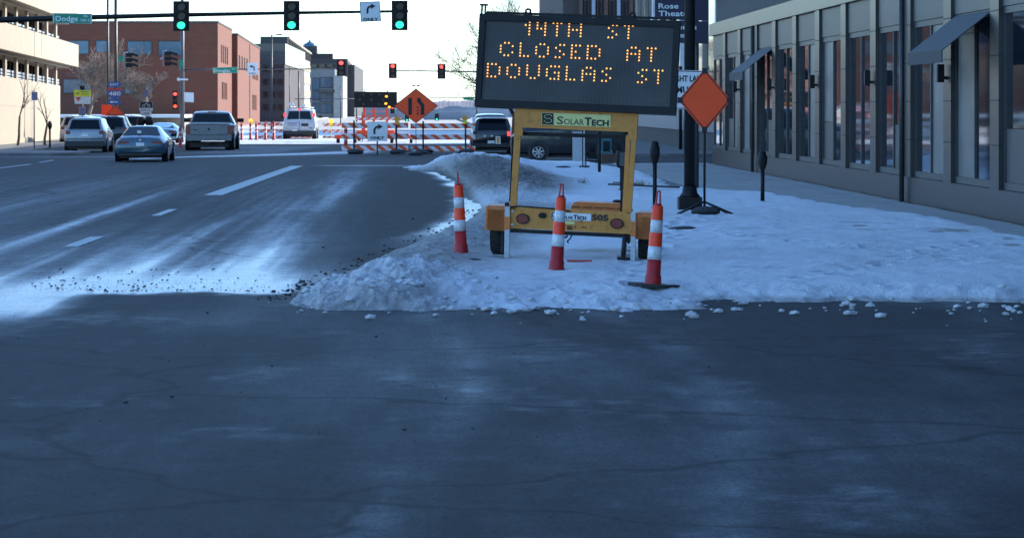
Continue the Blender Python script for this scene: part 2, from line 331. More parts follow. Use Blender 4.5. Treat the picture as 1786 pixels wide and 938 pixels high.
def roadmat():
    m = bpy.data.materials.new('asphalt'); m.use_nodes = True; t = m.node_tree; b = t.nodes['Principled BSDF']; N = t.nodes.new; L = t.links.new; b.inputs['Specular IOR Level'].default_value = .17
    tc = N('ShaderNodeTexCoord'); a = N('ShaderNodeAttribute'); a.attribute_name = 'salt_and_light'; ic = N('ShaderNodeAttribute'); ic.attribute_name = 'ice'
    mp = N('ShaderNodeMapping'); mp.inputs['Scale'].default_value = (7.5, .5, 1); L(tc.outputs['Object'], mp.inputs[0])
    n1 = N('ShaderNodeTexNoise'); n1.inputs['Scale'].default_value = 1; n1.inputs['Detail'].default_value = 8; n1.inputs['Roughness'].default_value = .7; L(mp.outputs[0], n1.inputs['Vector'])
    n2 = N('ShaderNodeTexNoise'); n2.inputs['Scale'].default_value = 12; n2.inputs['Detail'].default_value = 8; n2.inputs['Roughness'].default_value = .75; L(tc.outputs['Object'], n2.inputs['Vector'])
    n3 = N('ShaderNodeTexNoise'); n3.inputs['Scale'].default_value = .5; n3.inputs['Detail'].default_value = 6; L(tc.outputs['Object'], n3.inputs['Vector'])
    ma = N('ShaderNodeMath'); ma.operation = 'MULTIPLY_ADD'; L(n1.outputs[0], ma.inputs[0]); ma.inputs[1].default_value = 1.1; ma.inputs[2].default_value = -.56
    mb = N('ShaderNodeMath'); mb.operation = 'MULTIPLY_ADD'; L(n2.outputs[0], mb.inputs[0]); mb.inputs[1].default_value = .95; mb.inputs[2].default_value = -.48
    n6 = N('ShaderNodeTexNoise'); n6.inputs['Scale'].default_value = 2.1; n6.inputs['Detail'].default_value = 9; n6.inputs['Roughness'].default_value = .7; L(tc.outputs['Object'], n6.inputs['Vector'])
    mc = N('ShaderNodeMath'); mc.operation = 'MULTIPLY_ADD'; L(n6.outputs[0], mc.inputs[0]); mc.inputs[1].default_value = 1.3; mc.inputs[2].default_value = -.66
    s0 = N('ShaderNodeMath'); L(ma.outputs[0], s0.inputs[0]); L(mc.outputs[0], s0.inputs[1])
    s1 = N('ShaderNodeMath'); L(s0.outputs[0], s1.inputs[0]); L(mb.outputs[0], s1.inputs[1])
    aw = N('ShaderNodeMath'); aw.operation = 'MULTIPLY_ADD'; L(a.outputs['Fac'], aw.inputs[0]); aw.inputs[1].default_value = .7; aw.inputs[2].default_value = .10
    s3 = N('ShaderNodeMath'); s3.operation = 'MULTIPLY'; L(s1.outputs[0], s3.inputs[0]); L(aw.outputs[0], s3.inputs[1])
    s2 = N('ShaderNodeMath'); s2.use_clamp = True; L(s3.outputs[0], s2.inputs[0]); L(a.outputs['Fac'], s2.inputs[1])
    vo = N('ShaderNodeTexVoronoi'); vo.feature = 'DISTANCE_TO_EDGE'; vo.inputs['Scale'].default_value = .33
    dm = N('ShaderNodeMix'); dm.data_type = 'VECTOR'; dm.inputs[0].default_value = .45; nn = N('ShaderNodeTexNoise'); nn.inputs['Scale'].default_value = 1.1; nn.inputs['Detail'].default_value = 7
    L(tc.outputs['Object'], nn.inputs['Vector']); L(tc.outputs['Object'], dm.inputs[4]); L(nn.outputs[1], dm.inputs[5]); L(dm.outputs[1], vo.inputs['Vector'])
    ck = N('ShaderNodeMapRange'); ck.inputs[1].default_value = .0; ck.inputs[2].default_value = .011; ck.inputs[3].default_value = .22; ck.inputs[4].default_value = 1; L(vo.outputs[0], ck.inputs[0])
    vo2 = N('ShaderNodeTexVoronoi'); vo2.inputs['Scale'].default_value = 55; L(tc.outputs['Object'], vo2.inputs['Vector'])
    ag = N('ShaderNodeMapRange'); ag.inputs[1].default_value = 0; ag.inputs[2].default_value = 1; ag.inputs[3].default_value = .3; ag.inputs[4].default_value = 2.4; L(vo2.outputs[1], ag.inputs[0])
    rp = N('ShaderNodeValToRGB'); e = rp.color_ramp.elements; e[0].position = 0; e[0].color = (.0125, .0125, .0135, 1); e[1].position = 1; e[1].color = (.47, .47, .48, 1)
    x = e.new(.33); x.color = (.085, .088, .092, 1); x = e.new(.66); x.color = (.24, .25, .26, 1)
    L(s2.outputs[0], rp.inputs[0])
    mx = N('ShaderNodeMix'); mx.data_type = 'RGBA'; mx.blend_type = 'MULTIPLY'; mx.inputs[0].default_value = .3; L(rp.outputs[0], mx.inputs[6]); L(n3.outputs[0], mx.inputs[7])
    m2 = N('ShaderNodeMix'); m2.data_type = 'RGBA'; m2.blend_type = 'MULTIPLY'; m2.inputs[0].default_value = 1; L(mx.outputs[2], m2.inputs[6]); L(ck.outputs[0], m2.inputs[7])
    m3 = N('ShaderNodeMix'); m3.data_type = 'RGBA'; m3.blend_type = 'MULTIPLY'; m3.inputs[0].default_value = .8; L(m2.outputs[2], m3.inputs[6]); L(ag.outputs[0], m3.inputs[7]); L(m3.outputs[2], b.inputs['Base Color'])
    rr = N('ShaderNodeMapRange'); L(ic.outputs['Fac'], rr.inputs[0]); rr.inputs[3].default_value = .8; rr.inputs[4].default_value = .3
    n4 = N('ShaderNodeMath'); n4.operation = 'MULTIPLY_ADD'; L(n2.outputs[0], n4.inputs[0]); n4.inputs[1].default_value = .35; L(rr.outputs[0], n4.inputs[2])
    n5 = N('ShaderNodeMath'); n5.operation = 'SUBTRACT'; L(n4.outputs[0], n5.inputs[0]); n5.inputs[1].default_value = .17; n5.use_clamp = True
    L(n5.outputs[0], b.inputs['Roughness'])
    bp = N('ShaderNodeBump'); bp.inputs['Strength'].default_value = .25; bp.inputs['Distance'].default_value = .01; L(n2.outputs[0], bp.inputs['Height']); L(bp.outputs[0], b.inputs['Normal'])
    M['asphalt'] = m
roadmat()

# ------------------------------------------------------------------ ground, road, snow
g = MB(); g.face([(-1600, -200, -.09), (1600, -200, -.09), (1600, 3000, -.09), (-1600, 3000, -.09)]); g.build('ground', 'concrete_dark', kind='structure')
XE = [(8, -1.9), (20, -1.8), (28, -1.7), (33.7, -1.5), (37, -1.25), (40.3, -.85), (46, -.33), (52.6, .35), (58, .75), (64.7, .98), (70, .9), (81, .87), (95, .5), (103.7, .18), (108, .1), (112, .4), (140, .5)]
XEY = np.array([p[0] for p in XE], float); XEX = np.array([p[1] for p in XE], float)
def xe(Y): return np.interp(Y, XEY, XEX)
Yr = 9 * np.exp(np.linspace(0, math.log(270 / 9.), 900)); Xr = np.linspace(-22, 12, 430)
X, Y = np.meshgrid(Xr, Yr)
xx = X + .25 * (fbm(X * .5, Y * .05, 3) - .5)
st = fbm(X * 2.2, Y * .05 + 5, 5, .6)
salt_and_light = .07 + .26 * np.clip((st - .36) * 1.9, 0, 1) * sst(125, 50, Y)
def band(x0, w_, y0, y1, amp):
    return amp * np.exp(-((xx - x0) / w_) ** 2) * sst(y0 - 6, y0 + 3, Y) * (1 - sst(y1 - 18, y1 + 6, Y))
salt_and_light += .16 * np.clip((fbm(X * 6.5, Y * .045 + 9, 4, .6) - .47) * 4, 0, 1) * sst(112, 70, Y) * sst(-1, -2.5, X)
salt_and_light += (band(-6.1, .17, 38, 80, .40) + band(-2.2, .62, 30, 114, .40) + band(-3.55, .25, 38, 66, .22) + band(-1.9, .15, 60, 108, .14) + band(-8.2, .5, 55, 100, .12) + band(-5.3, .3, 34, 60, .14) + band(-7.3, .2, 45, 90, .14) + band(-4.35, .16, 36, 58, .14)) * (.45 + 1.1 * fbm(X * 1.5, Y * .09, 4))
salt_and_light += .36 * sst(60, 33, Y) * sst(-.2, -2.6, xx) * (.25 + 1.5 * fbm(X * .9, Y * .10, 6, .62)) * .85
salt_and_light += .30 * sst(41, 35.0, Y) * sst(-.9, -1.8, xx - (Y - 36) * .08)
salt_and_light *= 1 - .85 * sst(-2.1, -.6, xx + .5 * (fbm(X * 3, Y * .3, 4) - .5) - (Y - 50) * .004) * sst(38, 43, Y) * sst(118, 100, Y)
dd = xe(Y) - X
edge = sst(.55, .0, dd + .6 * (fbm(X * 1.5, Y * .35, 4) - .5)) * (dd > -1)
salt_and_light += .75 * edge * sst(44, 56, Y) * (1 - sst(104, 112, Y)) * sst(.40, .60, fbm(Y * .22, X * .4, 4) + .18)
# stop line ice and intersection ice strips, whitened to paint in sky reflection
salt_and_light += .7 * np.exp(-((Y - 109.5 - .3 * fbm(X, Y * 0, 2)) / .55) ** 2) * sst(-4.2, -3.2, X) * sst(.6, .1, X)
k1 = 127.5 + (X + 9.75) * 2.3 + 3 * (fbm(X * .5, X * 0 + 3, 3) - .5)
salt_and_light += 1.0 * np.exp(-((Y - k1) / (1.5 + np.clip(X + 9.75, 0, 9) * .55)) ** 2) * sst(-12.5, -10.5, X) * sst(-1.5, -3.0, X)
salt_and_light += .5 * np.exp(-((Y - 129) / .8) ** 2) * sst(-21, -14, X) * sst(-11.4, -12, X) + .32 * sst(134, 142, Y) * sst(171, 160, Y) * sst(-11, -9.4, X) * (1 - sst(-7.2 + (Y - 140) * .06, -5.6 + (Y - 140) * .06, X))
salt_and_light += .9 * sst(172, 176, Y)  # sunlit stretch beyond the shadow edge, painted pale
# the bare, melted driveway in front
brk = Y + 1.6 * (fbm(X * 1.3, Y * .8, 5, .62) - .5)
melt = sst(33.9, 34.7, brk) + (1 - sst(33.9, 34.7, brk)) * sst(-3.5, -4.3, X + (fbm(X * .7, Y * .3, 4) - .5) * 1.5) * sst(27, 33, Y)
salt_and_light = salt_and_light * melt + (1 - melt) * (.04 + .13 * np.clip(fbm(X * .6, Y * .16, 6, .6) - .46, 0, 1) * 4)
for c0, c1 in ((-.4, 1.0), (1.35, 2.75)):      # tyre tracks of dried salt turning into the driveway
    cx = c0 + (Y - 14) * .10 + ((Y - 14) / 18.) ** 3 * -1.6
    salt_and_light += (1 - melt) * .20 * np.exp(-((X - cx) / .17) ** 2) * np.clip(fbm(X * 2, Y * 1.2, 5, .65) * 2.6 - .8, 0, 1)
salt_and_light += (1 - melt) * .20 * np.clip(fbm(X * .9 + 7, Y * .5, 6, .7) * 6 - 3.6, 0, 1) * np.clip(fbm(X * 7, Y * 5, 4, .7) * 3.4 - .9, 0, 1.3)
salt_and_light = np.clip(salt_and_light, 0, 1)
ice = np.clip(salt_and_light * .75 * sst(60, 36, Y) + .9 * edge * sst(44, 56, Y) * (1 - sst(104, 112, Y)) + .5 * sst(.3, .9, salt_and_light), 0, 1)
Z = .012 * (fbm(X * .3, Y * .1, 3) - .5)
road = grid_mesh('road', X, Y, Z, M['asphalt'], {'salt_and_light': salt_and_light, 'ice': ice}); road['kind'] = 'structure'
# cross street to both sides
for (x0, x1) in ((-140, -22), (12, 140)):
    b = MB(); b.box(x0, x1, 109, 128.5, -.06, -.002); b.build('cross_street', 'concrete_dark', kind='structure')
b = MB(); b.box(-22, 5, 270, 900, -.08, -.012); b.build('far_road', 'concrete', kind='structure')

HOL = [(940, 470, .34, .5, .05), (985, 487, .3, .35, .06), (975, 497, .3, .3, .06), (945, 478, .2, .3, .04), (1075, 478, .3, .25, .03), (905, 462, .3, .3, .035), (1130, 512, .25, .3, .04), (1060, 500, .3, .25, .02)]
FOOT = []
for (ax, ay, bx, by) in ((2.0, 33.5, 3.6, 47), (4.2, 35, 8.3, 46), (7.5, 36, 3.4, 52), (2.6, 40, 5.6, 62), (1.9, 36, 5.2, 38.5)):
    n_ = int(math.hypot(bx - ax, by - ay) / .62); an = math.atan2(by - ay, bx - ax) - math.pi / 2
    for i in range(n_):
        t_ = i / n_; sd = .13 * (1 if i % 2 else -1); FOOT.append((ax + (bx - ax) * t_ + sd + random.gauss(0, .05), ay + (by - ay) * t_ + random.gauss(0, .08), an + random.gauss(0, .15), random.uniform(.035, .06)))
def snow_h(X, Y):
    d = X - xe(Y) + .30 * (fbm(X * 1.6, Y * .9, 5, .6) - .5)
    h = -.09 + .20 * sst(-.12, .55, d)                               # rise from the gutter
    A = .25 * np.exp(-((Y - 34.3) / 2.0) ** 2) + .12 * sst(36, 40, Y) * sst(62, 54, Y) + .30 * sst(62, 76, Y) * sst(101, 94, Y) + .33 * sst(92, 101, Y) * sst(111, 106.5, Y)
    c = .95 + .5 * sst(62, 80, Y) + .35 * np.exp(-((Y - 34.3) / 2.4) ** 2)
    wd = .62 + .5 * sst(62, 75, Y) + .8 * sst(96, 104, Y)
    rough = fbm(X * 2.2, Y * 1.4, 5, .6)
    h = h + A * np.exp(-((d - c) / wd) ** 2) * (.55 + .9 * rough)
    h = h + .05 * (fbm(X * .7, Y * .45, 4) - .5) + .03 * sst(1.2, 2.5, d)
    near = np.exp(-((Y - 34) / 3.2) ** 2) * sst(2.6, 1.2, d)
    h = h + near * (.20 * (fbm(X * 4.5, Y * 3, 4, .6) - .5) + .06 * (fbm(X * 14, Y * 10, 3, .6) - .5))
    h = h + .085 * sst(2.8, .6, d) * (fbm(X * 6, Y * 3.5, 5, .72) - .5) + .055 * (fbm(X * 2.6, Y * 1.3, 5, .6) - .5)
    for px, py, wx, wy, dp in HOL:
        p = gp(px, py, .13); h = h - dp * np.exp(-((X - p.x) / wx) ** 2 - ((Y - p.y) / wy) ** 2)
    for fx, fy, fa, fd in FOOT:
        ca, sa = math.cos(fa), math.sin(fa); u = (X - fx) * ca + (Y - fy) * sa; v = -(X - fx) * sa + (Y - fy) * ca
        q = (u / .09) ** 2 + (v / .20) ** 2; h = h - fd * np.exp(-q * q) + .25 * fd * np.exp(-((q - 2.2) / .9) ** 2)
    for py, x0, x1, dp in ((387, 3.9, 8, .09), (399, 3.4, 8, .08), (421, 3.2, 8, .08), (433, 3.0, 8, .10), (452, 1.4, 6, .04), (352, 3, 8, .07), (340, 2, 5, .05), (372, 2.4, 5, .04), (412, 1.6, 6, .035)):
        yy = gy(py, .13) + 1.0 * (fbm(X * .6, X * 0 + py, 3) - .5)
        h = h - dp * np.exp(-((Y - yy) / .16) ** 2) * sst(x0 - .3, x0 + .3, X) * sst(x1, x1 - .5, X)
    h = h - .5 * sst(110.5, 113, Y + 2 * (fbm(X * .5, Y * .2, 3) - .5))
    h = h - .27 * (1 - sst(30.6, 33.6, Y + 4.2 * (fbm(X * .5 + 3, Y * .35, 6, .66) - .5) - 1.0 * sst(1.5, 4, X)))
    lim = np.interp(Y, [28, 50, 70, 78, 100, 110], [9.4, 9.2, 7.8, 6.2, 6.4, 6.2])
    h = h - .3 * sst(-.5, .25, X - lim + .9 * (fbm(X * .8, Y * .25, 4) - .5))
    return h
Ys = 28.5 * np.exp(np.linspace(0, math.log(115 / 28.5), 950)); Xs = np.concatenate([np.linspace(-2.6, 3.2, 330), np.linspace(3.23, 9.6, 200)])
X, Y = np.meshgrid(Xs, Ys); H = snow_h(X, Y)
d = X - xe(Y)
dirt_and_shade = .44 * sst(2.6, 1.3, d + 1.1 * (fbm(X * .8, Y * .3, 4) - .5)) * sst(110, 98, Y)
dirt_and_shade += .5 * sst(66, 74, Y) * sst(100, 92, Y) * sst(3.3, 1.6, d + .9 * (fbm(X, Y * .3, 4) - .5)) * sst(.1, .6, d)
dirt_and_shade -= .30 * np.exp(-((Y - 34) / 1.9) ** 2)
dirt_and_shade += .55 * sst(.28, .02, d) * sst(31, 34, Y) * sst(104, 96, Y)
dirt_and_shade += .5 * sst(.075, .02, H) * sst(2.0, 3.0, X) + .30 * (fbm(X * .7, Y * .2, 5, .6) - .44) * sst(1, 2, d)  # darkens low ruts to paint in their shade, plus patchy dirt
dirt_and_shade -= .25 * sst(60, 66, Y) * sst(76, 68, Y)
dirt_and_shade = np.clip(dirt_and_shade, 0.0, 1)
sn = grid_mesh('snow', X, Y, H, M['snow'], {'dirt_and_shade': dirt_and_shade}); sn['kind'] = 'structure'
def ground_z(x, y): return float(snow_h(np.array([[x]], float), np.array([[y]], float))[0, 0])
def snow_point(px, py, z0=.14):
    z = z0
    for _ in range(5):
        p = gp(px, py, z); z = .5 * z + .5 * max(ground_z(p.x, p.y), 0)
    p = gp(px, py, z); p.z = z; return p
# sidewalk on the right: bed plus separate slabs
sw = MB(); sw.box(1.6, 9.6, 38.5, 108.5, -.05, .085); sw = sw.build('sidewalk', 'concrete_dark', kind='structure')
sl = None
for j in range(47):
    for i in range(2):
        y0 = 38.6 + j * 1.48; x0 = 6.35 + i * 1.6
        if sl is None:
            b = MB(); b.box(0, 1.585, 0, 1.465, 0, .03); sl = b.build('paving_slab', 'concrete', sw, bev=.008, local=True, seg=1); o = sl
        else: o = sl.copy(); COL.objects.link(o); o.parent = sw
        o.location = (x0, y0, .086 + random.uniform(-.004, .004)); o.rotation_euler = (random.uniform(-.003, .003), random.uniform(-.003, .003), 0)
kb = None
for j in range(14):
    if kb is None:
        b = MB(); b.box(0, .18, 0, 2.98, -.05, .12); kb = b.build('kerb_stone', 'concrete', sw, bev=.015, local=True); o = kb
    else: o = kb.copy(); COL.objects.link(o); o.parent = sw
    o.location = (1.42 - (.5 * max(0, (j * 3 + 64 - 90) / 20.)), 64 + j * 3, 0)
# left pavement beyond the crossing, with a bulged corner
b = MB(); b.prismz([(-60, 131), (-15.2, 131), (-14.2, 132.4), (-14.2, 136.5), (-15.2, 138), (-17.3, 140), (-17.3, 214), (-60, 214)], -.06, .13)
b.build('left_pavement', 'concrete_dark', kind='structure', bev=.02)
b = MB(); b.prismz([(7, 129), (60, 129), (60, 214), (5.2, 214), (5.2, 131)], -.06, .13); b.build('right_pavement', 'concrete_dark', kind='structure', bev=.02)
b = MB(); b.prismz([(-60, 232), (-17.5, 232), (-17.5, 900), (-60, 900)], -.06, .13); b.prismz([(5.5, 232), (60, 232), (60, 900), (5.5, 900)], -.06, .13); b.build('far_pavement', 'concrete', kind='structure')
# painted lane marks
lm = MB()
def strip(x0, y0, x1, y1, wd, z=.013):
    lm.hexa([(x0 - wd / 2, y0, 0), (x0 + wd / 2, y0, 0), (x1 + wd / 2, y1, 0), (x1 - wd / 2, y1, 0), (x0 - wd / 2, y0, z), (x0 + wd / 2, y0, z), (x1 + wd / 2, y1, z), (x1 - wd / 2, y1, z)])
for px0, py0, px1, py1, wd in ((368, 341, 518, 290, .42), (268, 377, 302, 366, .17), (120, 431, 170, 414, .21), (66, 283.5, 92, 280, .12), (-30, 297, 52, 287, .12)):
    a = gp(px0 + 4, py0); c = gp(px1, py1); lm = MB(); strip(a.x, a.y, c.x, c.y, wd); lm.build('lane_mark', 'paint_line', road)
# gravel and clods
b = MB()
for i in range(340):
    px = random.gauss(200, 90) if i % 2 else random.uniform(60, 470); py = 510 - abs(random.gauss(0, 9)) if i % 3 else random.uniform(470, 512)
    if i > 300: px = random.uniform(20, 1250); py = random.uniform(520, 800)
    p = gp(px, py); r_ = random.choice([.005, .006, .007, .009, .014]); b.blob((p.x, p.y, .012 + r_ * .3), r_, 1, .3, (1.2, 1, .6))
b.build('gravel', 'pebble', kind='stuff')
b = MB()
for i in range(260):
    y = random.uniform(33, 62) if i % 5 else random.uniform(33, 37); x = float(xe(y)) + random.gauss(-.02, .12 + (.5 if i % 9 == 0 else 0)); r_ = random.choice([.006, .008, .01, .014, .022])
    b.blob((x, y, max(ground_z(x, y), .005) + r_ * .25), r_, 1, .3, (1.2, 1, .7))
b.build('ice_clods', 'pebble', kind='stuff')
b = MB()
for i in range(230):
    x = random.uniform(-1.3, 7.2) if i % 3 else random.gauss(-.2, .6); y = 31.2 + random.gauss(.6, .9) + (1.6 if i % 3 == 0 else 0); z = max(ground_z(x, y), .008); r_ = random.choice([.008, .012, .018, .025, .03, .045])
    b.blob((x, y, z + r_ * .3), r_, 1, .3, (1.3, 1, .65))
b.build('snow_chunks', 'snow', kind='stuff')
mat('roof_grey', (.22, .25, .29), .8, 0, .5, .03)

# ================================================================== BUILDINGS
def bbox(c, *a): c.box(*a); return c
# --- parking garage, left: street face on X = -21.4, storeys falling 1.1 % with the street
gr = thing('parking_garage', 'cream concrete parking garage with open decks at the far left, bare saplings in front', 'garage', (-21.4, 175, 0))
def gx(Y): return -21.4 - .009 * (Y - 162)
def slab(z0, z1, Y0, Y1, out, nm='parapet', m='beige', lab=None, depth=1.2):
    b = MB(); s0 = .011 * (Y0 - 162); s1 = .011 * (Y1 - 162)
    b.hexa([(gx(Y0) + out, Y0, z0 - s0), (gx(Y1) + out, Y1, z0 - s1), (gx(Y1) - depth, Y1, z0 - s1), (gx(Y0) - depth, Y0, z0 - s0),
            (gx(Y0) + out, Y0, z1 - s0), (gx(Y1) + out, Y1, z1 - s1), (gx(Y1) - depth, Y1, z1 - s1), (gx(Y0) - depth, Y0, z1 - s0)])
    return b.build(nm, m, gr, bev=.05, label=lab)
def zz(py, Y=162): return 2 + (187 - py) * Y / F
slab(zz(0) , zz(0) + 2.4, 140, 194, .75)                 # top parapet
slab(zz(91), zz(45), 140, 194.5, .75)                    # middle parapet
slab(zz(95.5), zz(91) - .012, 140, 193, .30, 'soffit')
slab(zz(4), zz(0) - .012, 140, 193, .30, 'soffit')
slab(-.05, zz(134), 140, 188.6, .25, 'ground_wall')      # lower wall
slab(-.05, zz(240), 140, 188.7, .33, 'plinth')
slab(zz(184), zz(182.5), 140, 188.66, .262, 'wall_joint', 'beige_dark')
for Yc in (149.0, 153.9, 158.6, 163.4, 168.2, 173.1, 178.0, 182.9, 187.8):
    for za, zb in ((zz(134) + .002, zz(95.5) - .01), (zz(45) + .002, zz(4) - .01)):
        b = MB(); s_ = .011 * (Yc - 162); b.box(gx(Yc) - .02, gx(Yc) + .13, Yc - .3, Yc + .3, za - s_ - .03, zb - s_); b.build('column', 'beige', gr, bev=.02)
for z0 in (zz(134), zz(45)):
    for k in (.07, .23, .39):
        b = MB(); b.beam((gx(142) - .2, 142, z0 + k + .22), (gx(192) - .2, 192, z0 + k - .33), .06, .11); b.build('guard_rail', 'rail_pipe', gr)
slab(zz(134) + .02, zz(134) + .1, 140, 192.5, -.6, 'deck', 'beige_dark', depth=14); slab(zz(45) + .02, zz(45) + .1, 140, 192.5, -.6, 'deck', 'beige_dark', depth=14)
b = MB(); b.box(-40, -27, 140, 188, 0, 10.2); b.build('back_wall', 'interior_shade', gr)
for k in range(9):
    b = MB(); b.box(-27, -22.6, 150.6 + k * 4.9, 150.9 + k * 4.9, 3.4, 9.0); b.build('deck_rib', 'interior_shade', gr)
b = MB(); b.box(-40, -22.1, 187.4, 187.9, -.05, 3.0); b.build('end_wall', 'beige', gr)

# --- red brick building beyond the second crossing
br = thing('brick_building', 'red brick three storey office block with a stepped sunlit side and dull blue windows', 'building', (-25, 340, 0))
XB = -20.0
def wall(name, x0, x1, y0, y1, z0, z1, z1b=None, m='brick_red', parent=br, lab=None):
    z1b = z1 if z1b is None else z1b; b = MB()
    b.hexa([(x0, y0, z0), (x1, y0, z0), (x1, y1, z0), (x0, y1, z0), (x0, y0, z1), (x1, y0, z1), (x1, y1, z1b), (x0, y1, z1b)])
    return b.build(name, m, parent, label=lab)
wall('wing', -46, XB, 311, 334, -.1, 10.15, 9.95); wall('wing', -46, -19.42, 334.004, 379, -.1, 9.5, 8.85)
for x0, x1, y0, y1, z, z2 in ((-46.1, XB + .06, 310.94, 333.9, 10.16, 9.96), (-46.1, -19.36, 333.95, 379.1, 9.51, 8.86)):
    b = MB(); b.hexa([(x0, y0, z - .02), (x1, y0, z - .02), (x1, y1, z2 - .02), (x0, y1, z2 - .02), (x0, y0, z + .16), (x1, y0, z + .16), (x1, y1, z2 + .16), (x0, y1, z2 + .16)]); b.build('coping', 'stone_dark', br)
def win_s(px0, py0, px1, py1, Y, parent, m='window_blue', nm='window', fr=.07, mul=1):
    """window in a face that looks at the camera (recess faked by a real frame standing proud of a sunk pane)"""
    a = at(px0, py1, Y); c = at(px1, py0, Y); f = MB(); t = fr
    f.box(a.x - t, c.x + t, Y - .06, Y + .05, c.z, c.z + t); f.box(a.x - t, c.x + t, Y - .1, Y + .05, a.z - t, a.z)
    f.box(a.x - t, a.x, Y - .06, Y + .05, a.z + .001, c.z - .001); f.box(c.x, c.x + t, Y - .06, Y + .05, a.z + .001, c.z - .001)
    for i in range(1, mul): x = a.x + (c.x - a.x) * i / mul; f.box(x - .03, x + .03, Y - .055, Y + .05, a.z + .002, c.z - .002)
    fo = f.build(nm, 'stone_dark', parent); p = MB(); p.box(a.x + .001, c.x - .001, Y - .02, Y + .04, a.z + .001, c.z - .001); po = p.build('pane', m, fo)
for q in ((121, 72, 154, 94), (168, 72, 192, 91), (223, 73, 264, 95), (277, 73, 316, 96)): win_s(*q, 311, br, 'window_blue')
for q in ((111, 139, 158, 162), (218, 138, 265, 163)): win_s(*q, 311, br, 'win_grey')
def win_e(px0, py0, px1, py1, X, parent, m='brick_dark', slats=4, nm='window', drop=.011, mat_fr='brick_red'):
    Y0 = F * X / (px0 - 740); Y1 = F * X / (px1 - 740); za = 2 + (187 - py1) * Y0 / F; zb = 2 + (187 - py0) * Y0 / F; s_ = drop * (Y1 - Y0)
    f = MB(); f.hexa([(X - .05, Y0, za), (X + .012, Y0, za), (X + .012, Y1, za - s_), (X - .05, Y1, za - s_), (X - .05, Y0, zb), (X + .012, Y0, zb), (X + .012, Y1, zb - s_), (X - .05, Y1, zb - s_)])
    fo = f.build(nm, m, parent)
    for i in range(slats):
        y = Y0 + (Y1 - Y0) * (i + .5) / slats; t = (Y1 - Y0) / slats * .2; k = s_ * (i + .5) / slats
        p = MB(); p.box(X + .012, X + .10, y - t, y + t, za - k, zb - k); p.build('mullion', mat_fr, fo)
for q, x in (((385, 78, 398, 108), XB), ((386.5, 143, 396, 172), XB), ((415.8, 96, 433, 118), -19.42), ((440, 165, 447, 191), -19.42), ((440, 118, 450, 137), -19.42)): win_e(*q, x, br)
b = MB(); b.box(-40, -22.4, 296, 311, 1.02, 1.3); b.build('canopy', 'sign_white', br)
b = MB(); b.box(-39, -22.6, 299, 311, 0, 1.0); b.build('porch_wall', 'beige_dark', br)
b = MB(); b.box(-19.42, -19.36, 356.6, 357.4, 0, 9); b.build('control_joint', 'brick_dark', br)

# --- buildings further down the street
db = thing('blue_grey_building', 'dark blue grey block with a flat roof right behind the sunlit brick corner', 'building', (-24, 480, 0))
wall('wall', -30, -17.4, 400, 466, -.1, 9.7, m='brick_dark', parent=db); b = MB(); b.box(-30, -17.3, 399.9, 466, 9.3 - 2, 9.9); b.build('upper_band', 'paint_navy', db)
for j in range(4):
    for i in range(3):
        win_s(459 + i * 13, 116 + j * 22, 467 + i * 13, 126 + j * 22, 399.97, db, 'glass_dark', fr=.03)
pb = thing('panelled_building', 'tall pale building with slanting roofline and white panels between window bands', 'building', (-22, 500, 0))
wall('end_wall', -24, -20, 470, 472, -.1, 12.3, m='stone_dark', parent=pb)
b = MB(); b.hexa([(-24, 472.01, -.1), (-20.05, 472.01, -.1), (-20.05, 563, -.1), (-24, 563, -.1), (-24, 472.01, 12.0), (-20.05, 472.01, 12.0), (-20.05, 563, 11.2), (-24, 563, 11.2)]); b.build('wall', 'concrete', pb)
for i in range(9):
    for j in range(4):
        Y0 = 473 + i * 10; z = 1.6 + j * 2.15
        b = MB(); b.box(-20.04, -19.92, Y0, Y0 + 9.2, z, z + 1.15); b.build('panel', 'beige', pb)
for i in range(14):
    b = MB(); b.box(-20.04, -19.80, 473 + i * 6.5, 474 + i * 6.5, 9.9, 11.9 - .009 * i * 6.5); b.build('fin', 'stone_dark', pb)
b = MB(); b.hexa([(-24, 471, 12.02), (-19.75, 471, 12.02), (-19.75, 563.5, 11.22), (-24, 563.5, 11.22), (-24, 471, 12.3), (-19.75, 471, 12.3), (-19.75, 563.5, 11.5), (-24, 563.5, 11.5)]); b.build('roof_edge', 'beige', pb)
gb = thing('glass_building', 'light blue glass fronted building with a white corner pillar and balcony', 'building', (-20, 600, 0))
wall('wall', (541 - 740) * 590 / F, (584 - 740) * 590 / F, 590, 620, -.1, 2 + 66 * 590 / F, m='paint_silver', parent=gb)
wall('pillar', (582 - 740) * 588 / F, (598 - 740) * 588 / F, 588, 620.1, -.1, 2 + 55 * 588 / F, m='concrete', parent=gb)
for q in ((546, 137, 556, 157), (559, 136, 579, 153), (546, 160, 556, 175), (559, 163, 579, 178), (546, 180, 556, 196), (560, 182, 579, 197)): win_s(*q, 589.95, gb, 'window_blue', fr=.12, mul=2)
a = at(558, 160, 588.6); b = MB(); b.box(a.x, a.x + 2.7, 588, 589.9, a.z - .2, a.z + .35); b.build('balcony', 'paint_navy', gb)
ob = thing('flat_roofed_building', 'dark masonry block with a pale cornice line ending left of the open sky', 'building', (-15, 680, 0))
x0 = (541 - 740) * 660 / F; x1 = (606 - 740) * 660 / F
wall('wall', x0 - 8, x1, 660, 740, -.1, 2 + 84 * 660 / F, 2 + 75 * 660 / F, m='brick_dark', parent=ob)
b = MB(); b.box(x0 - 8, x1 + .15, 659.8, 740, 2 + 74 * 660 / F, 2 + 77 * 660 / F); b.build('cornice', 'stone_dark', ob)
b = MB(); b.box(x1, x1 + 1.4, 662, 760, -.1, 2 + 74 * 660 / F); b.build('side_bay', 'stone_dark', ob)
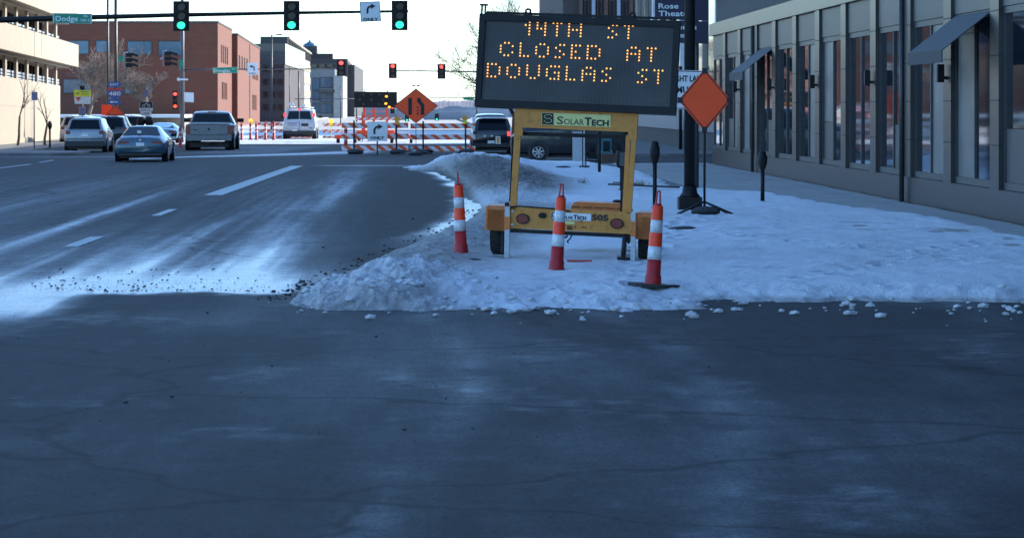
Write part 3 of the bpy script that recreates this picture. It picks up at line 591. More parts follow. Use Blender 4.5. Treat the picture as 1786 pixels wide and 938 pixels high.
for i in range(3): win_s(543 + i * 14, 111, 552 + i * 14, 118, 659.9, ob, 'glass_dark', fr=.1)
tb = thing('turret_building', 'bluish roof turret with a finial above the far rooftops', 'building', (-24, 690, 0))
c = at(540, 95, 690); b = MB(); b.box(c.x - 1.9, c.x + 1.6, 688, 694, 0, c.z + 1.6); b.build('tower', 'stone_dark', tb)
b = MB(); b.lathe([(1.7, c.z - 1), (1.7, c.z + 1.6), (1.85, c.z + 1.62), (1.1, c.z + 2.3), (.3, c.z + 2.7), (.12, c.z + 3.1)], (c.x, 691, 0), 10); b.build('turret', 'window_blue', tb)
b = MB(); b.box(c.x - .3, c.x + 5, 687, 694, c.z - 1.2, c.z + .1); b.build('penthouse', 'brick_dark', tb)

# --- right hand buildings (their shade covers the street)
nb = thing('shaded_storefront', 'dark stone storefront block in shade along the right pavement, wide black windows', 'building', (9.6, 80, 0))
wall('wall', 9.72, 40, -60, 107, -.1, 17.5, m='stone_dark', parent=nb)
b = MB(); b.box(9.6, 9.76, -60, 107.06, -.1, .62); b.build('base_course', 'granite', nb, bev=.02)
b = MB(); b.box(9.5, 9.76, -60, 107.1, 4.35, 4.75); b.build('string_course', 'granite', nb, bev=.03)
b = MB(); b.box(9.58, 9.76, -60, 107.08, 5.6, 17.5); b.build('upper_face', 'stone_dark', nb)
for j in range(14):
    y0 = 39.2 + j * 4.85
    b = MB(); b.box(9.54, 9.75, y0 - .42, y0 + .42, .622, 4.348); b.build('pier', 'granite', nb, bev=.02)
    b = MB()
    for zj in (1.35, 2.1, 2.85, 3.6): b.box(9.537, 9.6, y0 - .424, y0 + .424, zj, zj + .022)
    b.build('stone_joint', 'ink', nb)
    f = MB(); f.box(9.62, 9.74, y0 + .43, y0 + 4.41, .63, .75); f.box(9.62, 9.74, y0 + .43, y0 + 4.41, 3.55, 3.66); f.box(9.62, 9.74, y0 + 2.38, y0 + 2.46, .75, 3.55); f.box(9.62, 9.74, y0 + .43, y0 + .51, .75, 3.55); f.box(9.62, 9.74, y0 + 4.33, y0 + 4.41, .75, 3.55)
    fo = f.build('window', 'dark_steel', nb)
    for k in (0, 1):
        p = MB(); p.box(9.66, 9.70, y0 + .512 + k * 1.95, y0 + 2.378 + k * 1.95, .752 + (.0 if (j * 2 + k) % 5 else .9), 3.548); p.build('pane', 'glass_dark' if (j + k) % 4 else 'win_grey', fo)
        if not (j * 2 + k) % 5: p = MB(); p.box(9.65, 9.71, y0 + .512 + k * 1.95, y0 + 2.378 + k * 1.95, .752, 1.64); p.build('lower_panel', 'dark_steel', fo)
    p = MB(); p.box(9.60, 9.74, y0 + .43, y0 + 4.41, 3.67, 4.34); p.build('fascia_panel', 'dark_steel', nb, bev=.01)
for j in (3, 10):
    y0 = 39.2 + j * 4.85; b = MB(); b.prismz([(9.6, y0 + .5), (9.6, y0 + 4.3), (9.59, y0 + 4.3), (9.59, y0 + .5)], 3.3, 3.31)
    b.hexa([(8.75, y0 + .5, 2.95), (9.60, y0 + .5, 3.62), (9.60, y0 + 4.3, 3.62), (8.75, y0 + 4.3, 2.95), (8.75, y0 + .5, 2.97), (9.60, y0 + .5, 3.64), (9.60, y0 + 4.3, 3.64), (8.75, y0 + 4.3, 2.97)])
    b.hexa([(8.74, y0 + .5, 2.75), (8.76, y0 + .5, 2.75), (8.76, y0 + 4.3, 2.75), (8.74, y0 + 4.3, 2.75), (8.74, y0 + .5, 2.97), (8.76, y0 + .5, 2.97), (8.76, y0 + 4.3, 2.97), (8.74, y0 + 4.3, 2.97)]); b.build('awning', 'rubber', nb)
for j in range(2, 14, 2):
    y0 = 39.2 + j * 4.85; b = MB(); b.box(9.44, 9.54, y0 - .05, y0 + .05, 2.5, 2.56); b.box(9.36, 9.48, y0 - .07, y0 + .07, 2.45, 2.78); b.build('wall_lamp', 'black_metal', nb)
for j in (5, 11):
    y0 = 39.2 + j * 4.85 + .46; b = MB(); b.tube((9.5, y0, .1), (9.5, y0, 4.34), .05, .05, 8); b.build('downpipe', 'dark_steel', nb)
fb = thing('slatted_building', 'large shaded building across the intersection with pale vertical metal slats at street level', 'building', (12, 155, 0))
wall('wall', 12, 40, 128.5, 183, -.1, 18, m='stone_dark', parent=fb); wall('tower', 20, 62, 129, 151, 18.01, 50, m='stone_dark', parent=fb)  # tower: out of view, added to block sun through the crossing gap
b = MB(); b.box(40, 62, 129, 151, 0, 18); b.build('podium', 'stone_dark', fb)  # lower part of the same unseen tower
for j in range(90):
    y = 129.5 + j * .6; z0 = .95; z1 = 2.05 + .5 * (vn(np.array([j * .3]), np.array([1.])))[0]
    b = MB(); b.box(11.86, 11.98, y, y + .24, z0, z1); b.build('slat', 'galvanised', fb)
for j in range(9):
    b = MB(); b.box(11.8, 11.99, 130 + j * 6, 130.5 + j * 6, 2.9, 12); b.build('pilaster', 'beige_dark' if j % 3 else 'plowed_white', fb)
    f = MB(); f.box(11.92, 12, 131.2 + j * 6, 135.4 + j * 6, 3.2, 6.6); f.build('window', 'glass_dark', fb)
cb_ = thing('brown_brick_block', 'brown brick block with tall dark window bays, showing above the message board', 'building', (14, 260, 0))
wall('wall', at(982, 0, 240).x, 46, 240, 290, -.1, 14, m='brick_dark', parent=cb_)
for i in range(5):
    b = MB(); a = at(1010 + i * 22, 0, 240); b.box(a.x, a.x + .25, 239.7, 240, 0, 13.5); b.build('pilaster', 'rail_pipe' if i % 2 else 'brown_box', cb_)
    win_s(1014 + i * 22, 2, 1026 + i * 22, 48, 239.95, cb_, 'glass_dark', fr=.06, mul=2)

# hills and distant trees
Xh = np.linspace(-420, 420, 240); Yh = np.linspace(1250, 1900, 50); X, Y = np.meshgrid(Xh, Yh)
Hh = -1 + (3.0 + 6.5 * fbm(X * .007, Y * .004, 6, .6)) * sst(1250, 1560, Y) + 3.0 * sst(-10, 60, X) * fbm(X * .05, Y * .02, 3) * sst(1250, 1400, Y)
hl = grid_mesh('hills', X, Y, Hh, M['hill'], {}); hl['kind'] = 'structure'
Xw = np.linspace(-160, 190, 1500); Yw = np.linspace(980, 1060, 9); X, Y = np.meshgrid(Xw, Yw)
Hw = -.5 + sst(975, 992, Y) * (1.4 + 3.2 * fbm(X * .05, Y * .03, 3) + 1.6 * sst(5, 40, X) + 1.1 * (fbm(X * .35, Y * .35, 5, .7) - .5))
wd_ = grid_mesh('distant_woods', X, Y, Hw, M['hill'], {}); wd_['kind'] = 'stuff'
b = MB()
for i in range(90):
    y = random.uniform(480, 960); x = random.uniform(-12, 60) * y / 600; wd = random.uniform(3, 11); b.box(x, x + wd, y, y + 8, -.1, random.uniform(.5, 1.6) + (y - 480) * .002)
b.build('distant_rooftops', 'roof_grey', kind='stuff')

# ================================================================== TREES (bare)
def tree(name, label, base, height, spread, seed, group=None, m='bark', depth=5, r0=.12, lean=(0, 0), cat='bare tree', trunk_frac=.3, fork=3, twig_r=.006):
    rn = random.Random(seed); t = thing(name, label, cat, base, group); B = [MB(), MB(), MB()]
    def grow(p, d, L, r, lv):
        n = 3; q = p
        for i in range(n):
            d = (d + Vector((rn.gauss(0, .13), rn.gauss(0, .13), rn.gauss(.03, .06)))).normalized(); e = q + d * L / n
            r2 = max(r * (1 - .13), twig_r); B[0 if lv == 0 else (1 if lv < 3 else 2)].tube(q, e, r, r2, 7 if lv == 0 else (5 if lv < 3 else 3), cap=False); q = e; r = r2
            if lv < depth and i < n - 1 and lv > 0:
                s_ = Vector((rn.gauss(0, 1), rn.gauss(0, 1), rn.gauss(.15, .5))).normalized(); grow(q, (d * .75 + s_ * spread).normalized(), L * rn.uniform(.45, .65), r * .55, lv + 1)
        if lv < depth:
            for k in range(fork):
                s_ = Vector((rn.gauss(0, 1), rn.gauss(0, 1), rn.gauss(.2, .45))).normalized(); grow(q, (d + s_ * spread).normalized(), L * rn.uniform(.6, .8), r * .68, lv + 1)
    grow(Vector(base) - Vector((0, 0, .05)), Vector((lean[0], lean[1], 1)).normalized(), height * trunk_frac, r0, 0)
    for bb, nm in zip(B, ('trunk', 'limbs', 'twigs')): bb.build(nm, m, t)
    return t
p = at(215, 0, 262); tree('bare_tree', 'wide pale branched bare tree in front of the brick wall, behind the tall pole', (p.x, 262, 0), 8.2, .62, 5, 'bare trees before the brick wall', 'bark_pale', 5, .22, twig_r=.015)
p = at(150, 0, 245); tree('bare_tree', 'greyish bare tree between the garage corner and the yellow sign', (p.x, 245, 0), 7.8, .6, 8, 'bare trees before the brick wall', 'bark_pale', 5, .20, twig_r=.015)
p = at(258, 0, 280); tree('bare_tree', 'smaller bare tree in front of the brick wall, right behind the bicycle sign', (p.x, 280, 0), 6.2, .62, 15, 'bare trees before the brick wall', 'bark_pale', 5, .15, twig_r=.015)
p = at(31, 0, 156); tree('sapling', 'thin leafless sapling nearest the left edge in front of the cream wall', (p.x, 156, .12), 3.6, .5, 21, 'saplings before the garage', 'bark', 3, .075, trunk_frac=.42, fork=2)
p = at(78, 0, 158); tree('sapling', 'forked leafless sapling beside the parking meter in front of the cream wall', (p.x, 158, .12), 3.3, .45, 26, 'saplings before the garage', 'bark', 3, .075, trunk_frac=.33, fork=2)
p = at(926, 0, 150); tree('bare_tree', 'dark bare street tree reaching out from behind the left side of the message board', (p.x, 150, .12), 12, .9, 33, None, 'bark_dark', 5, .12, trunk_frac=.2, lean=(-.3, 0), twig_r=.006)
p = at(1000, 0, 190); tree('bare_tree', 'dark bare tree behind the top edge of the message board', (p.x, 190, .12), 12, .55, 35, None, 'bark_dark', 5, .2, trunk_frac=.28)

# ================================================================== MESSAGE TRAILER
TY = 39.5; TS = F / TY
tr = thing('message_trailer', 'yellow solar message trailer on the snow with a big black board lit in amber dots', 'message sign', tuple(at(995, 452, TY)), rot=(0, R(2.3), R(-8)))
tr.rotation_mode = 'XYZ'
cr, sr = math.cos(R(2.3)), math.sin(R(2.3))
def L(px, py):
    dx = (px - 995) / TS; dz = (452 - py) / TS
    return (dx * cr - dz * sr, dx * sr + dz * cr)
def lq(b, pts, y0, y1):       # prism through picture points, local depth y0..y1
    return b.prism([L(*p) for p in pts], y0, y1)
def part(name, m, pts, y0, y1, parent=tr, bev=.004, label=None):
    b = MB(); lq(b, pts, y0, y1); return b.build(name, m, parent, bev=bev, local=True, label=label)
beam_ = part('rear_beam', 'trailer_yellow', [(889, 361), (1107, 370), (1106, 408), (888, 398)], 0, .05, bev=.006)
part('header', 'trailer_yellow', [(897, 189), (1113, 197), (1111, 231), (897, 222)], -.01, .10, bev=.006)
for pts in ([(897, 221), (912, 222), (911, 237), (896, 237)], [(1096, 230), (1111, 231), (1110, 245), (1102, 245), (1095, 243)]): part('gusset', 'trailer_yellow', pts, -.014, .08, bev=.003)
part('post', 'trailer_yellow', [(897, 222), (908.5, 222), (899.5, 366), (888.5, 366)], .0, .07)
part('post', 'trailer_yellow', [(1101.5, 238), (1110, 238), (1101, 372), (1092.5, 372)], .0, .07); part('post', 'trailer_yellow', [(1091, 236), (1099, 236), (1092.5, 371), (1084.5, 371)], .06, .12)
part('hinge_block', 'rust', [(893, 200), (897, 196), (897, 232), (891, 236)], .0, .06)
part('hinge_plate', 'sign_white', [(889, 223), (896, 222), (896, 237), (890, 240)], .01, .05)
part('crossbar', 'black_metal', [(909, 230), (1098, 236), (1098, 243), (909, 237)], .10, .16)
part('bumper_bar', 'black_metal', [(889, 399.5), (1104, 408.5), (1104, 415), (889, 406)], .02, .12)
for px, py in ((911.5, 382), (1076, 389.5)):
    x, z = L(px, py); b = MB(); b.disc((x, -.012, z), .083, 'y', 24, .03, rz=.064); o = b.build('tail_light', 'black_metal', beam_, local=True)
    b = MB(); b.disc((x, -.022, z), .069, 'y', 24, .03, rz=.053); b.build('lens', 'lamp_red', beam_, bev=.006, local=True)
x, z = L(946, 376); b = MB(); b.disc((x, -.012, z), .05, 'y', 20, .03, rz=.035); b.disc((x, -.03, z), .03, 'y', 16, .03, rz=.02); b.build('socket', 'black_metal', beam_, local=True)
for q in ((893.5, 369), (893, 392), (1101, 376), (1101, 398)):
    x, z = L(*q); b = MB(); b.disc((x, -.008, z), .014, 'y', 8, .02); b.build('bolt', 'galvanised', beam_, local=True)
part('name_plate', 'sign_white', [(961, 370), (1031, 373), (1031, 385.5), (961, 382.5)], -.008, .002, bev=0)
part('plate_square', 'ink', [(961.5, 370.6), (972.5, 371.1), (972.5, 382.2), (961.5, 381.8)], -.012, -.004, bev=0)
b = MB(); x, z = L(963.5, 380.5); b.text('S', (x, -.014, z), .085, w=.052, bold=.003); b.build('lettering', 'sign_white', tr, local=True)
def serif_small_caps(px, py, wS, hS, wR, hR, yd, m='ink', rest='OLAR', tech='TECH', wT=None):
    b = MB(); x, z = L(px, py); b.text('S', (x, yd, z), hS, w=wS, bold=.0008); b.text(rest, (x + wS * 1.12, yd, z - (wS * 1.12) * 0), hR, w=wR, bold=.0003); b.build('lettering', m, tr, local=True)
    b = MB(); x2 = x + wS * 1.12 + wR * 1.04; b.text(tech[0], (x2, yd, z), hS, w=wS * 1.05, bold=.004 * hS / .12)
    b.text(tech[1:], (x2 + wS * 1.1, yd, z), hR, w=wR * .86, bold=.004 * hS / .12); b.build('lettering', m, tr, local=True)
serif_small_caps(974.5, 381.5, .045, .078, .125, .060, -.012)
x, z = L(1032, 383.5); b = MB(); b.text('505', (x, -.006, z), .098, w=.205, bold=.004); b.build('lettering', 'ink', tr, local=True)
part('data_plate', 'plate_yellow', [(986, 385.5), (1002, 386), (1002, 391.5), (986, 391)], -.006, .002, bev=0); part('data_plate', 'rust', [(989, 393.5), (998, 394), (998, 401), (989, 400.5)], -.006, .002, bev=0)
for q in ((1003, 396), (1013, 383), (1014, 386), (1016, 396), (1021, 397)):
    x, z = L(*q); b = MB(); b.box(x - .008, x + .012, -.003, .001, z - .012, z + .01); b.build('rust_spot', 'rust', beam_, bev=.003, local=True)
part('header_plate', 'plate_yellow', [(944.5, 196.5), (1065.5, 200.8), (1065.5, 222), (944.5, 218)], -.02, -.008, bev=.001)
part('plate_square', 'ink', [(945.5, 197.2), (965.5, 198), (965.5, 217.8), (945.5, 217.2)], -.025, -.018, bev=0)
b = MB()       # the S of dashes
for (u, v, w_, h_) in ((.36, .86, .12, .05), (.52, .86, .12, .05), (.68, .86, .10, .05), (.24, .76, .09, .08), (.82, .76, .08, .08), (.24, .62, .09, .08), (.38, .52, .12, .05), (.54, .52, .12, .05), (.70, .52, .1, .05), (.82, .40, .08, .08), (.22, .30, .08, .08), (.82, .26, .08, .08), (.36, .16, .12, .05), (.52, .16, .12, .05), (.68, .16, .10, .05)):
    x, z = L(945.5 + 20 * u, 217.4 - 20 * v); b.box(x - w_ * .07, x + w_ * .07, -.028, -.023, z - h_ * .07, z + h_ * .07)
b.build('emblem', 'plate_yellow', tr, local=True)
serif_small_caps(971, 216.5, .080, .135, .245, .100, -.022)
# fenders, tyres, supports
for k, (x0, x1, y0, y1, tx0, tx1, ty) in enumerate(((847, 881, 360, 402, 849.5, 874, 445), (1108, 1136, 371, 416, 1110, 1132, 458))):
    a = L(x0, y1); c = L(x1, y0); f = MB(); h = c[1] - a[1]
    prof = [(.0, a[1]), (.0, c[1] - .03), (.04, c[1]), (.72, c[1]), (.80, c[1] - .08), (.80, a[1]), (.765, a[1]), (.765, c[1] - .1), (.70, c[1] - .035), (.06, c[1] - .035), (.035, c[1] - .05), (.035, a[1])]
    f.prismx(prof, a[0], c[0]); f.box(a[0] - .02, a[0] - .0005 if k == 0 else a[0] - .001, .04, .74, a[1], c[1] - .02); fo = f.build('fender', 'trailer_orange', tr, local=True)
    f = MB(); f.box(a[0] + .01, c[0] - .01, .0, .03, a[1] + .001, c[1] - .05); f.build('fender_face', 'trailer_orange', fo, bev=.004, local=True)
    t0 = L(tx0, ty); t1 = L(tx1, ty); w_ = t1[0] - t0[0]; r_ = .30
    b = MB(); n = 28
    for (xa, xb, ra) in ((t0[0], t0[0] + .02, r_ - .02), (t0[0] + .0201, t1[0] - .0201, r_), (t1[0] - .02, t1[0], r_ - .02)): b.tube((xa, .42, t0[1] + r_ - .005), (xb, .42, t0[1] + r_ - .005), ra, ra, n)
    to = b.build('tyre', 'tyre', tr, local=True)
    b = MB()
    for i in range(26):
        q = 2 * math.pi * i / 26; cc = Vector(((t0[0] + t1[0]) / 2, .42 + (r_ + .002) * math.cos(q), t0[1] + r_ - .005 + (r_ + .002) * math.sin(q)))
        d = Vector((0, -math.sin(q), math.cos(q))) * .012; b.beam(cc - d, cc + d, w_ * .8, .012, up=(0, math.cos(q), math.sin(q)))
    b.build('tread', 'tyre', to, local=True)
part('stabiliser', 'galvanised', [(880.5, 361), (889, 361), (887.5, 450), (879, 450)], -.04, .03); part('stabiliser', 'galvanised', [(1101, 369), (1109, 369), (1108, 458), (1100, 458)], -.04, .03)
part('clamp_plate', 'trailer_orange', [(880, 378), (889.5, 378), (889, 401), (879.5, 401)], -.045, -.039, bev=.002); part('clamp_plate', 'trailer_orange', [(1100.5, 386), (1109.5, 386), (1109, 412), (1100, 412)], -.045, -.039, bev=.002)
x, z = L(875.5, 404); b = MB()
for i in range(22): b.disc((x, .05, z - i * .0125), .02, 'z', 8, .006)
b.build('spring', 'dark_steel', tr, local=True)
x, z = L(1090, 412); x2, z2 = L(1086, 452); b = MB(); b.tube((x, .03, z + .04), (x2, .03, z2), .028, .028, 10); b.build('jack', 'black_metal', tr, local=True)
b = MB()
for i in range(20): b.disc((x + (x2 - x) * i / 20 - .001, .03, z + (z2 - z) * i / 20), .036, 'z', 8, .006)
b.build('jack_thread', 'dark_steel', tr, local=True)
part('jack_foot', 'black_metal', [(1077, 447.5), (1098, 448.5), (1098, 458), (1077, 457)], -.06, .12); part('jack_bracket', 'black_metal', [(1084, 406), (1101, 407), (1098, 424), (1094, 425), (1091, 412)], .05, .12)
b = MB(); x, z = L(991, 352.5); x1, z1 = L(1083, 368); bx = MB()
lq(bx, [(992, 362), (996, 355), (1001, 353.5), (1075, 356), (1090, 363), (1095, 372), (990, 368)], .35, .95); bx.build('battery_box', 'trailer_orange', tr, bev=.012, local=True)
bx = MB()
for i in range(5): lq(bx, [(992 + i * 20, 361 + i * .8), (1008 + i * 20, 361.6 + i * .8), (1008 + i * 20, 363.4 + i * .8), (992 + i * 20, 362.8 + i * .8)], .34, .36)
bx.build('box_rib', 'rust', tr, local=True)
b = MB(); x, z = L(1070, 354); b.blob((x, .7, z), .07, 2, 0, (1, 1, .35)); b.build('box_cap', 'black_metal', tr, local=True)
b = MB(); q = [L(889, 361.5), L(905, 360), L(940, 362.5), L(965, 364), L(995, 369)]; b.path([(a[0], -.01, a[1]) for a in q], .009); b.build('cable', 'black_metal', tr, local=True)
b = MB(); q = [L(984, 405), L(983, 412), L(986, 415), L(990, 411)]; b.path([(a[0], .0, a[1]) for a in q], .012); q = [L(998, 408), L(994, 417), L(989, 421), L(992, 424)]; b.path([(a[0], .0, a[1]) for a in q], .009); b.build('cable', 'black_metal', tr, local=True)
b = MB(); q = [L(893, 238), L(891, 300), L(888, 352)]; b.path([(a[0], .04, a[1]) for a in q], .012); b.build('cable', 'black_metal', tr, local=True)
part('latch', 'black_metal', [(880, 353.5), (887, 353.5), (887, 359.5), (880, 359.5)], -.02, .05)
part('winch', 'dark_steel', [(1080, 266), (1095, 268), (1095, 291), (1079, 289)], .10, .22, bev=.012); part('winch_post', 'black_metal', [(1083, 240), (1087, 240), (1084, 372), (1080, 372)], .12, .18)
b = MB(); zc = L(995, 400)[1]
for sx in (-.70, .70): b.box(sx - .03, sx + .03, .05, 1.9, zc - .04, zc + .02)
b.box(-.7, .7, 1.2, 1.27, zc - .04, zc + .018); b.hexa([(-.73, 1.9, zc - .04), (.73, 1.9, zc - .04), (.04, 3.0, zc - .04), (-.04, 3.0, zc - .04), (-.73, 1.9, zc + .02), (.73, 1.9, zc + .02), (.04, 3.0, zc + .02), (-.04, 3.0, zc + .02)]); b.build('chassis', 'trailer_yellow', tr, local=True)
b = MB(); b.box(-.09, .09, .12, .3, L(995, 222)[1], L(995, 120)[1]); b.build('mast', 'black_metal', tr, local=True)
# the board
bpy.context.view_layer.update()
U = Vector((347, -60, -14.6)); V = Vector((9.5, 15, 162.5)); W_, H_ = U.length / TS, V.length / TS
ux = U.normalized(); vz = (V - ux * V.dot(ux)).normalized(); dy = vz.cross(ux)
bc = at(1006.4, 112.1, TY); MBd = Matrix(((ux.x, dy.x, vz.x, bc.x), (ux.y, dy.y, vz.y, bc.y), (ux.z, dy.z, vz.z, bc.z), (0, 0, 0, 1)))
rootM = Matrix.Translation(tr.location) @ tr.rotation_euler.to_matrix().to_4x4()
def bl(px, py):
    dx = px - 1006.4; dz = 112.1 - py; det = U.x * V.z - V.x * U.z
    al = (dx * V.z - V.x * dz) / det; be = (U.x * dz - U.z * dx) / det
    return (al * W_, be * H_)
b = MB(); b.box(-W_ / 2 + .05, W_ / 2 - .05, .015, .13, -H_ / 2 + .05, H_ / 2 - .05); board = b.build('message_board', 'black_metal', tr, local=True)
board.matrix_basis = rootM.inverted() @ MBd
fx = .075; fz = .07
for q in ((-W_ / 2, W_ / 2, H_ / 2 - fz - .01, H_ / 2), (-W_ / 2, W_ / 2, -H_ / 2, -H_ / 2 + fz + .02)):
    b = MB(); b.box(q[0], q[1], -.035, .14, q[2], q[3]); b.build('board_frame', 'black_metal', board, bev=.006, local=True)
for q in ((-W_ / 2 + .001, -W_ / 2 + fx), (W_ / 2 - fx, W_ / 2 - .001)):
    b = MB(); b.box(q[0], q[1], -.033, .139, -H_ / 2 + fz + .021, H_ / 2 - fz - .011); b.build('board_frame', 'black_metal', board, bev=.006, local=True)
def ledpx(c, r): return (820 + (262 + 49.5 * c - 2.3 * r) / 7.215, (257 + 2.05 * c + 39.1 * r) / 7.215)
o0 = bl(*ledpx(0, 0)); o1 = bl(*ledpx(40, 0)); o2 = bl(*ledpx(0, 20)); pcx = (o1[0] - o0[0]) / 40; pcz = (o0[1] - o2[1]) / 20
b = MB(); b.face([(-W_ / 2 + fx - o0[0] - pcx / 2, 0, -H_ / 2 + fz - o0[1] - pcz / 2), (W_ / 2 - fx - o0[0] - pcx / 2, 0, -H_ / 2 + fz - o0[1] - pcz / 2), (W_ / 2 - fx - o0[0] - pcx / 2, 0, H_ / 2 - fz - o0[1] - pcz / 2), (-W_ / 2 + fx - o0[0] - pcx / 2, 0, H_ / 2 - fz - o0[1] - pcz / 2)])
face = b.build('display_face', 'board_face', board, local=True); face.location = (o0[0] + pcx / 2, .012, o0[1] + pcz / 2)
for n in M['board_face'].node_tree.nodes:
    if n.type == 'MATH' and n.operation == 'DIVIDE': n.inputs[1].default_value = pcx if abs(n.inputs[1].default_value - .0519) < 1e-4 else pcz
D = []
def dots(cells): D.extend(cells)
def glyph(ch, c, r):
    G = {'1': [(0, 1)] + [(1, i) for i in range(5)], '4': [(0, 0), (0, 1), (0, 2), (1, 2)] + [(2, i) for i in range(5)],
         'T': [(0, 0), (1, 0), (2, 0), (1, 1), (1, 2), (1, 3), (1, 4)], 'H': [(0, i) for i in range(5)] + [(3, i) for i in range(5)] + [(1, 2), (2, 2)],
         'S': [(1, 0), (2, 0), (0, 1), (1, 2), (2, 3), (0, 4), (-1 + 1, 4), (1, 4)], 'C': [(1, 0), (2, 0), (0, 1), (0, 2), (0, 3), (3, 1), (3, 3), (1, 4), (2, 4)],
         'L': [(0, i) for i in range(5)] + [(1, 4), (2, 4)], 'O': [(1, 0), (2, 0), (1, 4), (2, 4)] + [(k, i) for k in (0, 3) for i in (1, 2, 3)],
         'E': [(0, i) for i in range(5)] + [(1, 0), (2, 0), (1, 2), (1, 4), (2, 4)], 'D': [(0, i) for i in range(5)] + [(1, 0), (2, 0), (1, 4), (2, 4), (3, 1), (3, 2), (3, 3)],
         'A': [(1, 0), (2, 0)] + [(k, i) for k in (0, 3) for i in (1, 2, 3, 4)] + [(1, 2), (2, 2)], 'U': [(k, i) for k in (0, 3) for i in (0, 1, 2, 3)] + [(1, 4), (2, 4)],
         'G': [(1, 0), (2, 0), (3, 0), (0, 1), (0, 2), (0, 3), (2, 2), (3, 2), (3, 3), (1, 4), (2, 4), (3, 4)]}
    D.extend(set((c + a, r + e) for a, e in G[ch]))
for ch, c, r in (('1', 9, 0), ('4', 12, 0), ('T', 16, 0), ('H', 20, 0), ('S', 30, 0), ('T', 34, 0), ('C', 3, 7), ('L', 8, 7), ('O', 12, 7), ('S', 17, 7), ('E', 21, 7), ('D', 25, 7), ('A', 35, 7), ('T', 40, 7),
                 ('D', 0, 14), ('O', 5, 14), ('U', 10, 14), ('G', 15, 14), ('L', 20, 14), ('A', 24, 14), ('S', 29, 14), ('S', 38, 14), ('T', 42, 14)): glyph(ch, c, r)
b = MB(); hb = MB()
for c, r in D:
    x, z = bl(*ledpx(c, r)); h = .0098
    b.prism([(x - h, z - h * .8), (x + h, z - h * .8), (x + h * .35, z + h), (x - h * .35, z + h)], -.012, .010)
    h = .0145; hb.prism([(x - h, z - h * .8), (x + h, z - h * .8), (x + h * .4, z + h * .9), (x - h * .4, z + h * .9)], -.002, .011)
b.build('lit_dots', 'led', board, local=True, kind='stuff'); hb.build('dot_halo', 'led_halo', board, local=True, kind='stuff')  # second mesh is a painted glow around each lit dot
b = MB(); bx_, bz_ = bl(848, 20); cx_, cz_ = bl(1176, 33); b.beam((bx_, .06, bz_), (cx_, .06, cz_), .03, .03); b.box(bx_ - .01, bx_ + .02, .045, .075, H_ / 2 - .01, bz_); b.box(cx_ - .02, cx_ + .01, .045, .075, H_ / 2 - .01, cz_); b.build('top_rail', 'black_metal', board, local=True)
b = MB(); x, z = bl(841, 8); b.box(x - .012, x + .008, .03, .06, H_ / 2 - .01, z); x2, _ = bl(846.5, 8); b.box(x2 - .008, x2 + .01, .03, .06, H_ / 2 - .01, z); b.box(x - .03, x2 + .03, .02, .07, z, z + .018); b.build('end_post', 'black_metal', board, local=True)
for q in ((921.5, 19), (1102, 26.5)):
    x, z = bl(*q); b = MB()
    for i in range(12):
        a0 = 2 * math.pi * i / 12; a1 = 2 * math.pi * (i + 1) / 12; b.tube((x + .032 * math.cos(a0), .03, z + .028 * math.sin(a0)), (x + .032 * math.cos(a1), .03, z + .028 * math.sin(a1)), .014, .014, 6)
    b.box(x - .05, x + .05, .0, .06, H_ / 2 - .02, z - .03); b.build('lifting_eye', 'black_metal', board, bev=.004, local=True)

# ================================================================== DELINEATOR TUBES
def delineator(label, px, py, lean, edge=False, base=True, sc=1.0):
    p = snow_point(px, py); t = thing('traffic_delineator', label, 'traffic cone', (p.x, p.y, p.z + (.012 if base else -.012)), 'tall striped cones round the trailer')
    k = sc
    def ring(nm, m, prof, lab=None): b = MB(); b.lathe([(r * k, z * k) for r, z in prof], n=20); b.build(nm, m, t, local=True)
    ring('base_sleeve', 'cone_red', [(.098, 0), (.1, .02), (.09, .035), (.088, .11), (.078, .12), (.074, .286)])
    ring('white_band', 'cone_white', [(.0755, .285), (.072, .425)]); ring('orange_band', 'cone_orange', [(.0735, .425), (.0715, .428), (.0695, .565), (.066, .57)])
    ring('white_band', 'cone_white', [(.0665, .57), (.0625, .705)]); ring('orange_band', 'cone_orange', [(.064, .705), (.062, .708), (.058, .85), (.05, .855)])
    b = MB(); b.lathe([(.045, .855), (.04, .875), (.032, .88)], n=16)
    w1, w0 = .032, .022
    def rail(sg): b.hexa([(sg * .014, -.012, .86), (sg * w1, -.012, .86), (sg * w1, .012, .86), (sg * .014, .012, .86), (sg * .009, -.011, .99), (sg * w0, -.011, .99), (sg * w0, .011, .99), (sg * .009, .011, .99)])
    rail(1); rail(-1)
    pts = [(.018 * math.cos(a), 0, .99 + .02 * math.sin(a)) for a in [math.pi * i / 8 for i in range(9)]]
    b.path(pts, .0095); b.build('handle', 'cone_red', t, local=True)
    if base:
        b = MB(); n = 18; pl = [(.27 * (1 + .12 * math.sin(3 * a + 1)) * math.cos(a), .17 * math.sin(a)) for a in [2 * math.pi * i / n for i in range(n)]]
        b.prismz(pl, -.01, .028); b.build('rubber_base', 'rubber', t, bev=.01, local=True)
    t.rotation_euler = (R(random.uniform(-1.5, 1)), R(lean), R(80 if edge else 8)) if not edge else (R(-lean), 0, R(90))
    return t
delineator('striped orange and white cone left of the trailer, standing on the dirty kerbside snow', 804, 441, 2.2, edge=True, base=False)
delineator('scuffed striped cone standing in front of the middle of the yellow trailer', 970, 470, 3.8, base=False, sc=1.0)
delineator('striped cone on a black rubber foot right of the trailer, nearest the viewer', 1138, 501, 3.8, sc=1.0)

